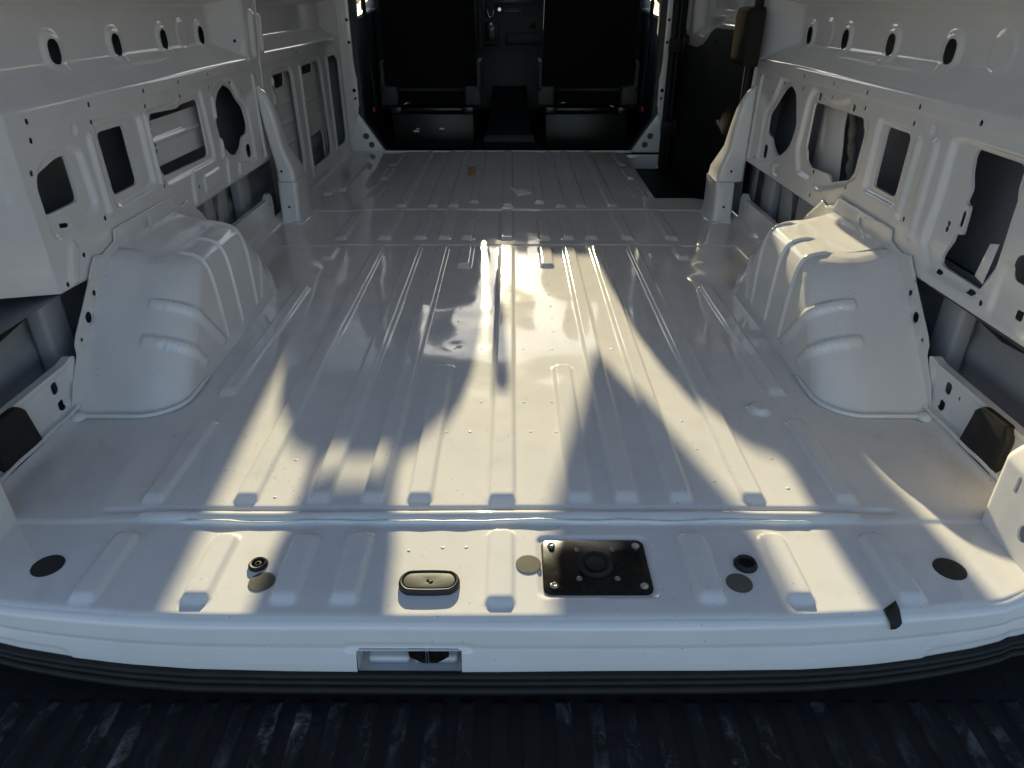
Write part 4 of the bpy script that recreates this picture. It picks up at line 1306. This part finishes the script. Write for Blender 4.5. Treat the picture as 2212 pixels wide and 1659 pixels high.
# black door seal and roller boxes at the front edge
tr = box('door_track_seal', 0.853, 0.882, 3.352, 3.385, -0.098, 1.2, 'rubber', van, 0.008)
box('seal_lip', 0.886, 0.908, 3.365, 3.40, -0.098, 1.2, 'rubber', tr, 0.007)
for z in (0.545, 0.138):
    b = box('door_check_block', 0.845, 0.905, 3.325, 3.365, z - 0.035, z + 0.035, 'rubber', van, 0.006)
    box('block_rib', 0.842, 0.908, 3.318, 3.330, z - 0.008, z + 0.006, 'rubber', b, 0.003)
    box('block_arm', 0.905, 0.945, 3.33, 3.40, z - 0.045, z + 0.050, 'rubber', b, 0.012)

# ---- roof and upper walls -------------------------------------------------
def slab(name, pts, m, par):
    return pydata(name, pts, [(0, 1, 2, 3)], m, par)
ROOF = 1.72
slab('roof_panel', [(-0.80, 0.0, ROOF), (0.80, 0.0, ROOF), (0.80, 3.42, ROOF), (-0.80, 3.42, ROOF)], 'paint', van)
for s in (-1, 1):
    slab('upper_wall', [(s * 0.885, 0.30, 0.855), (s * 0.885, 3.42 if s < 0 else 2.03, 0.855), (s * 0.80, 3.42 if s < 0 else 2.03, ROOF), (s * 0.80, 0.30, ROOF)], 'paint', van)
    slab('outer_wall', [(s * 1.05, 0.0, -0.30), (s * 1.05, 3.45, -0.30), (s * 1.00, 3.45, ROOF + 0.04), (s * 1.00, 0.0, ROOF + 0.04)], 'paint', van)
slab('upper_wall', [(0.885, 2.03, 1.44), (0.885, 3.42, 1.44), (0.80, 3.42, ROOF), (0.80, 2.03, ROOF)], 'paint', van)
slab('roof_outer', [(-1.0, -0.02, ROOF + 0.04), (1.0, -0.02, ROOF + 0.04), (1.0, 4.05, ROOF + 0.04), (-1.0, 4.05, ROOF + 0.04)], 'paint', van)
slab('underbody', [(-1.0, 0.0, -0.24), (1.0, 0.0, -0.24), (1.0, 5.4, -0.24), (-1.0, 5.4, -0.24)], 'cab', van)

# ================================================================== CAB
slab('cab_floor', [(-0.93, 3.385, -0.012), (0.93, 3.385, -0.012), (0.93, 4.86, -0.012), (-0.93, 4.86, -0.012)], 'cab', van)
slab('cab_roof', [(-0.82, 3.40, ROOF - 0.005), (0.82, 3.40, ROOF - 0.005), (0.74, 4.08, ROOF - 0.03), (-0.74, 4.08, ROOF - 0.03)], 'cab', van)
box('roof_header', -0.80, 0.80, 3.39, 3.46, 1.52, 1.72, 'cab', van, 0.02)
# front bulkhead below the windscreen and bonnet
slab('firewall', [(-0.90, 4.85, -0.24), (0.90, 4.85, -0.24), (0.90, 4.85, 0.90), (-0.90, 4.85, 0.90)], 'cab', van)
slab('bonnet', [(-0.92, 4.85, 0.90), (0.92, 4.85, 0.90), (0.80, 5.55, 0.66), (-0.80, 5.55, 0.66)], 'paint', van)
slab('front_face', [(-0.80, 5.55, 0.66), (0.80, 5.55, 0.66), (0.80, 5.60, -0.24), (-0.80, 5.60, -0.24)], 'paint', van)
wsb = [(-0.80, 4.88, 0.92), (0.80, 4.88, 0.92), (0.69, 4.06, 1.71), (-0.69, 4.06, 1.71)]
ws = slab('windscreen', wsb, 'glass', van)
box('door_jamb', 0.905, 1.02, 3.43, 3.47, -0.30, 1.70, 'cab', van, 0.005)
box('door_jamb', -1.02, -0.905, 3.45, 3.47, -0.30, 1.70, 'cab', van, 0.005)
for s in (-1, 1):
    sd_ = 'left' if s < 0 else 'right'
    # sloping screen pillar
    secs = []
    for t in np.linspace(0, 1, 6):
        x = 0.800 - 0.090 * t; y = 4.86 - 0.82 * t; z = 0.88 + 0.84 * t
        secs.append([(s * (x + a), y + b, z) for a, b in ((-0.045, -0.05), (0.17, -0.05), (0.17, 0.05), (-0.045, 0.05))])
    loft('screen_pillar', secs, 'cab', van)
    # cab door: card, sill, window frame, pane
    door_c = prism('cab_door', [(3.50, -0.10), (4.85, -0.10), (4.85, 0.86), (4.30, 0.70), (3.62, 0.66), (3.50, 0.66)], 0, min(s * 0.86, s * 0.93), max(s * 0.86, s * 0.93), 'cabgrey', van, 0.01)
    tag(door_c, sd_ + ' cab door seen past the seat')
    prism('door_sill_trim', [(3.52, 0.655), (3.62, 0.655), (4.30, 0.697), (4.30, 0.712), (3.60, 0.672), (3.52, 0.70)], 0, min(s * 0.84, s * 0.925), max(s * 0.84, s * 0.925), 'paint', door_c, 0.004)
    pydata('door_glass', [(s * 0.90, 3.52, 0.66), (s * 0.90, 4.85, 0.86), (s * 0.79, 4.06, 1.68), (s * 0.79, 3.52, 1.68)], [(0, 1, 2, 3)], 'tint', door_c)
    if s < 0:
        pydata('window_label', [(-0.8845, 4.03, 0.700), (-0.8845, 4.20, 0.700), (-0.8795, 4.20, 0.80), (-0.8795, 4.03, 0.80)], [(0, 1, 2, 3)], 'white', door_c)
    # black trim on the pillar's cab side, with the belt
    prism('pillar_trim', [(s * 0.89, -0.01), (s * 0.68, -0.01), (s * 0.80, 0.18), (s * 0.795, 1.7), (s * 0.89, 1.7)], 1, YF + 0.032, YF + 0.11, 'cabgrey', van, 0.01)
    tube('seat_belt', [(s * 0.775, 3.50, 1.2), (s * 0.77, 3.52, 0.75), (s * 0.765, 3.53, 0.45), (s * 0.755, 3.55, 0.2)], 0.012, 'cab', van, 6)
    box('belt_button', min(s * 0.745, s * 0.757), max(s * 0.745, s * 0.757), 3.44, 3.46, 0.205, 0.232, 'red', van, 0.003)

# ---- seats ------------------------------------------------------------
def seat(cx, s):
    e = empty('front_seat', (0, 0, 0), van)
    tag(e, ('left' if s < 0 else 'right') + ' black cloth front seat seen from behind')
    zz = [0.325, 0.345, 0.42, 0.60, 0.76, 0.84, 0.90, 0.945, 0.975, 0.998, 1.010, 1.014]
    hw = [0.235, 0.248, 0.256, 0.257, 0.254, 0.240, 0.222, 0.198, 0.172, 0.135, 0.09, 0.04]
    th = [0.045, 0.055, 0.062, 0.062, 0.060, 0.056, 0.052, 0.048, 0.042, 0.034, 0.024, 0.012]
    secs = []
    for z, h_, t in zip(zz, hw, th):
        yc = 3.565 - 0.13 * (z - 0.32)
        secs.append([(cx + p[0], yc + p[1], z) for p in rrect(0, 0, h_, t, 0.045, 6)])
    bk = loft('backrest', secs, 'fabric', e)
    yt = 3.565 - 0.13 * 0.70
    hz = [1.050, 1.056, 1.075, 1.13, 1.20, 1.235, 1.25]
    hh = [0.055, 0.078, 0.094, 0.100, 0.094, 0.080, 0.05]
    if s > 0:
        hz = [z - 0.032 for z in hz]; hh = [h_ * 0.92 for h_ in hh]
    secs = []
    for z, h_ in zip(hz, hh):
        secs.append([(cx + p[0], yt - 0.01 + p[1], z) for p in rrect(0, 0, h_, 0.046, 0.03, 6)])
    loft('headrest', secs, 'fabric', e)
    for q in (-0.072, 0.072):
        tube('headrest_post', [(cx + q, yt, 0.98), (cx + q, yt - 0.008, 1.07)], 0.011, 'cab', e, 10)
    # frame tube, recliner covers, cushion, box
    tube('frame_tube', [(cx - 0.20, 3.555, 0.312), (cx + 0.20, 3.555, 0.312)], 0.012, 'cabgrey', e, 10)
    for q in (-1, 1):
        box('recliner_cover', cx + q * 0.235 - 0.047, cx + q * 0.235 + 0.047, 3.50, 3.60, 0.232, 0.335, 'cabgrey', e, 0.010)
        box('side_shield', cx + q * 0.268 - 0.012, cx + q * 0.268 + 0.012, 3.50, 3.80, 0.30, 0.46, 'cabgrey', e, 0.008)
        box('seat_mount', cx + q * 0.205 - 0.030, cx + q * 0.205 + 0.030, 3.505, 3.56, 0.186, 0.226, 'glossblack', e, 0.005)
    box('cushion', cx - 0.25, cx + 0.25, 3.60, 4.08, 0.25, 0.40, 'fabric', e, 0.04, 4)
    bx_ = box('seat_box', cx - 0.235, cx + 0.235, 3.53, 4.00, -0.012, 0.186, 'seatbox', e, 0.006)
    box('seat_pan', cx - 0.19, cx + 0.19, 3.56, 3.62, 0.19, 0.215, 'glossblack', e, 0.006)
    if s < 0:
        box('armrest', cx + 0.268, cx + 0.303, 3.42, 3.52, 0.52, 0.935, 'cab', e, 0.012)
        # paper tags and a red lead hanging under the seat
        box('box_tag', cx - 0.115, cx - 0.085, 3.526, 3.528, 0.086, 0.096, 'white', e, 0.0)
        box('box_tag', cx - 0.10, cx - 0.08, 3.526, 3.528, 0.102, 0.107, 'white', e, 0.0)
        box('box_tag', cx + 0.035, cx + 0.062, 3.526, 3.528, 0.100, 0.109, 'white', e, 0.0)
        tube('red_lead', [(cx + 0.10, 3.525, 0.125), (cx + 0.13, 3.522, 0.128), (cx + 0.155, 3.525, 0.126)], 0.003, 'red', e, 6)
    else:
        tube('seat_wire', [(cx + 0.10, 3.52, 0.245), (cx + 0.13, 3.515, 0.232), (cx + 0.155, 3.52, 0.222)], 0.002, 'chrome', e, 6)
    tube('seat_wire', [(cx - 0.16, 3.52, 0.235), (cx - 0.14, 3.515, 0.247), (cx - 0.12, 3.52, 0.243)], 0.002, 'chrome', e, 6)
    return e
seat(-0.432, -1)
seat(0.447, 1)

# ---- floor between the seats, dashboard --------------------------------
secs = []
for y, hwid, zt_ in ((3.38, 0.165, 0.02), (3.42, 0.160, 0.045), (3.62, 0.150, 0.060), (3.9, 0.135, 0.10), (4.12, 0.125, 0.22), (4.16, 0.12, 0.27)):
    secs.append([(0.005 + sx * hwid * k, y, zt_ if k < 0.95 else -0.01) for sx, k in ((-1, 1.0), (-1, 0.9), (-1, 0.5), (1, 0.5), (1, 0.9), (1, 1.0))])
loft('tunnel_mat', secs, 'fabric', van, False)
for y in (3.44, 3.50, 3.56):
    box('mat_rib', -0.14, 0.15, y, y + 0.012, 0.045, 0.062, 'cabgrey', van, 0.004)
dash = loft('dashboard', [[(x, p[0], p[1]) for p in ((4.84, 0.12), (4.26, 0.12), (4.24, 0.30), (4.28, 0.44), (4.26, 0.50), (4.27, 0.66), (4.30, 0.76), (4.40, 0.90), (4.55, 0.945), (4.84, 0.93))] for x in (-0.85, -0.3, 0.3, 0.85)], 'cabgrey', van)
tag(dash, 'black dashboard between the seats')
box('dash_shelf', -0.020, 0.30, 4.235, 4.30, 0.505, 0.572, 'cabgrey', dash, 0.012)
box('shifter_console', -0.172, -0.062, 4.17, 4.30, 0.505, 0.652, 'cabgrey', dash, 0.012)
box('shifter_gate', -0.150, -0.080, 4.163, 4.172, 0.53, 0.635, 'glossblack', dash, 0.003)
kn = loft('gear_knob', [[(-0.110 + p[0], 4.14 + p[1], z) for p in rrect(0, 0, a, b, 0.012, 4)] for z, a, b in ((0.640, 0.010, 0.010), (0.662, 0.012, 0.011), (0.690, 0.022, 0.018), (0.735, 0.026, 0.022), (0.755, 0.020, 0.018))], 'cabgrey', dash)
tube('knob_trim', [(-0.134, 4.124, 0.735), (-0.128, 4.124, 0.69), (-0.120, 4.126, 0.667), (-0.110, 4.127, 0.66), (-0.100, 4.126, 0.667), (-0.092, 4.124, 0.69), (-0.086, 4.124, 0.735)], 0.0035, 'chrome', kn, 8)
tube('knob_neck', [(-0.110, 4.14, 0.60), (-0.110, 4.14, 0.655)], 0.009, 'chrome', kn, 10)
box('display_screen', -0.106, 0.145, 4.285, 4.30, 0.738, 0.90, 'screen', dash, 0.004)
d_ = lathe('dash_dial', [(0.014, 0.0), (0.0145, -0.006), (0.011, -0.008), (0.010, -0.005), (0.0003, -0.005)], (-0.058, 4.275, 0.703), 'chrome', dash, 20, axis='y')
box('button_bar', -0.03, 0.080, 4.268, 4.28, 0.692, 0.696, 'dullzinc', dash, 0.001)
for i in range(4):
    box('dash_button', -0.012 + 0.02 * i, -0.004 + 0.02 * i, 4.27, 4.28, 0.703, 0.708, 'dullzinc', dash, 0.001)
lathe('power_socket', [(0.020, 0.0), (0.020, -0.006), (0.015, -0.007), (0.013, -0.002), (0.0003, -0.002)], (0.156, 4.262, 0.612), 'plastic', dash, 20, axis='y')
# unseen caster under the top of the screen, shaped from its floor shadow
prism('screen_shadow_caster', [(-0.145, 1.60), (-0.145, 1.375), (0.03, 1.175), (0.055, 1.175), (0.20, 1.365), (0.20, 1.60)], 1, 4.33, 4.38, 'cab', van, 0.01)
# steering wheel
pts = [(-0.43 + 0.19 * math.cos(a), 4.10 + 0.05 * math.sin(a), 0.72 + 0.18 * math.sin(a)) for a in np.linspace(0, 2 * math.pi, 33)]
tube('steering_wheel', pts, 0.015, 'cab', van, 8)

# ================================================================== LOOSE THINGS
# torn paper on the front floor
z0 = zf(0.05, 2.38) + 0.008
V = []
nx_, ny_ = 10, 6
c4 = [(-0.004, 2.453), (0.062, 2.436), (0.112, 2.350), (0.046, 2.312)]
for i in range(nx_):
    for j in range(ny_):
        a, b = i / (nx_ - 1), j / (ny_ - 1)
        x = (c4[0][0] * (1 - a) + c4[1][0] * a) * (1 - b) + (c4[3][0] * (1 - a) + c4[2][0] * a) * b
        y = (c4[0][1] * (1 - a) + c4[1][1] * a) * (1 - b) + (c4[3][1] * (1 - a) + c4[2][1] * a) * b
        V.append((x, y, zf(x, y) + 0.0015 + 0.007 * (a - 0.4) ** 2 + 0.004 * math.sin(3 * b)))
F = [(i * ny_ + j, (i + 1) * ny_ + j, (i + 1) * ny_ + j + 1, i * ny_ + j + 1) for i in range(nx_ - 1) for j in range(ny_ - 1)]
pp = pydata('paper_scrap', V, F, 'paper', None, True)
md = pp.modifiers.new('thick', 'SOLIDIFY'); md.thickness = 0.0006
tag(pp, 'pointed scrap of off-white paper lying on the far load floor', 'paper')
# yellow tape
V = []; F = []
for i in range(7):
    for j in range(5):
        y = 2.717 + 0.195 * i / 6; x = -0.195 + 0.036 * j / 4 + random.uniform(-.003, .003)
        V.append((x, y + random.uniform(-.004, .004), zf(x, y) + 0.002 + random.uniform(0, .003)))
F = [(i * 5 + j, (i + 1) * 5 + j, (i + 1) * 5 + j + 1, i * 5 + j + 1) for i in range(6) for j in range(4)]
yt_ = pydata('tape_scrap', V, F, 'yellow', None, True)
md = yt_.modifiers.new('thick', 'SOLIDIFY'); md.thickness = 0.0006
tag(yt_, 'small crumpled yellow tape scrap stuck on the far load floor', 'tape')
# black torn tape hanging over the sill edge
rows = []
pts_l = [(0.547, 0.008), (0.5485, 0.002), (0.550, -0.004), (0.5515, -0.008), (0.552, -0.0115), (0.5515, -0.013)]
pts_r = [(0.571, 0.024), (0.570, 0.014), (0.569, 0.008), (0.567, 0.000), (0.565, -0.006), (0.560, -0.012)]
def drape(x, y):
    ey = float(edge_y(np.array([x]))[0])
    if y > ey:
        return (x, y, zf(x, y) + 0.0022)
    t = ey - y
    return (x, ey - 0.0125 - 0.1 * t, -0.004 - t * 0.9)
V = []
for a, b in zip(pts_l, pts_r):
    for t in np.linspace(0, 1, 6):
        x = a[0] + (b[0] - a[0]) * t + random.uniform(-.0006, .0006); y = a[1] + (b[1] - a[1]) * t
        V.append(drape(x, y))
F = [(i * 6 + j, (i + 1) * 6 + j, (i + 1) * 6 + j + 1, i * 6 + j + 1) for i in range(5) for j in range(5)]
bt = pydata('tape_scrap', V, F, 'blacktape', None, True)
md = bt.modifiers.new('thick', 'SOLIDIFY'); md.thickness = 0.0008
tag(bt, 'torn black tape scrap folded over the rear sill edge', 'tape')
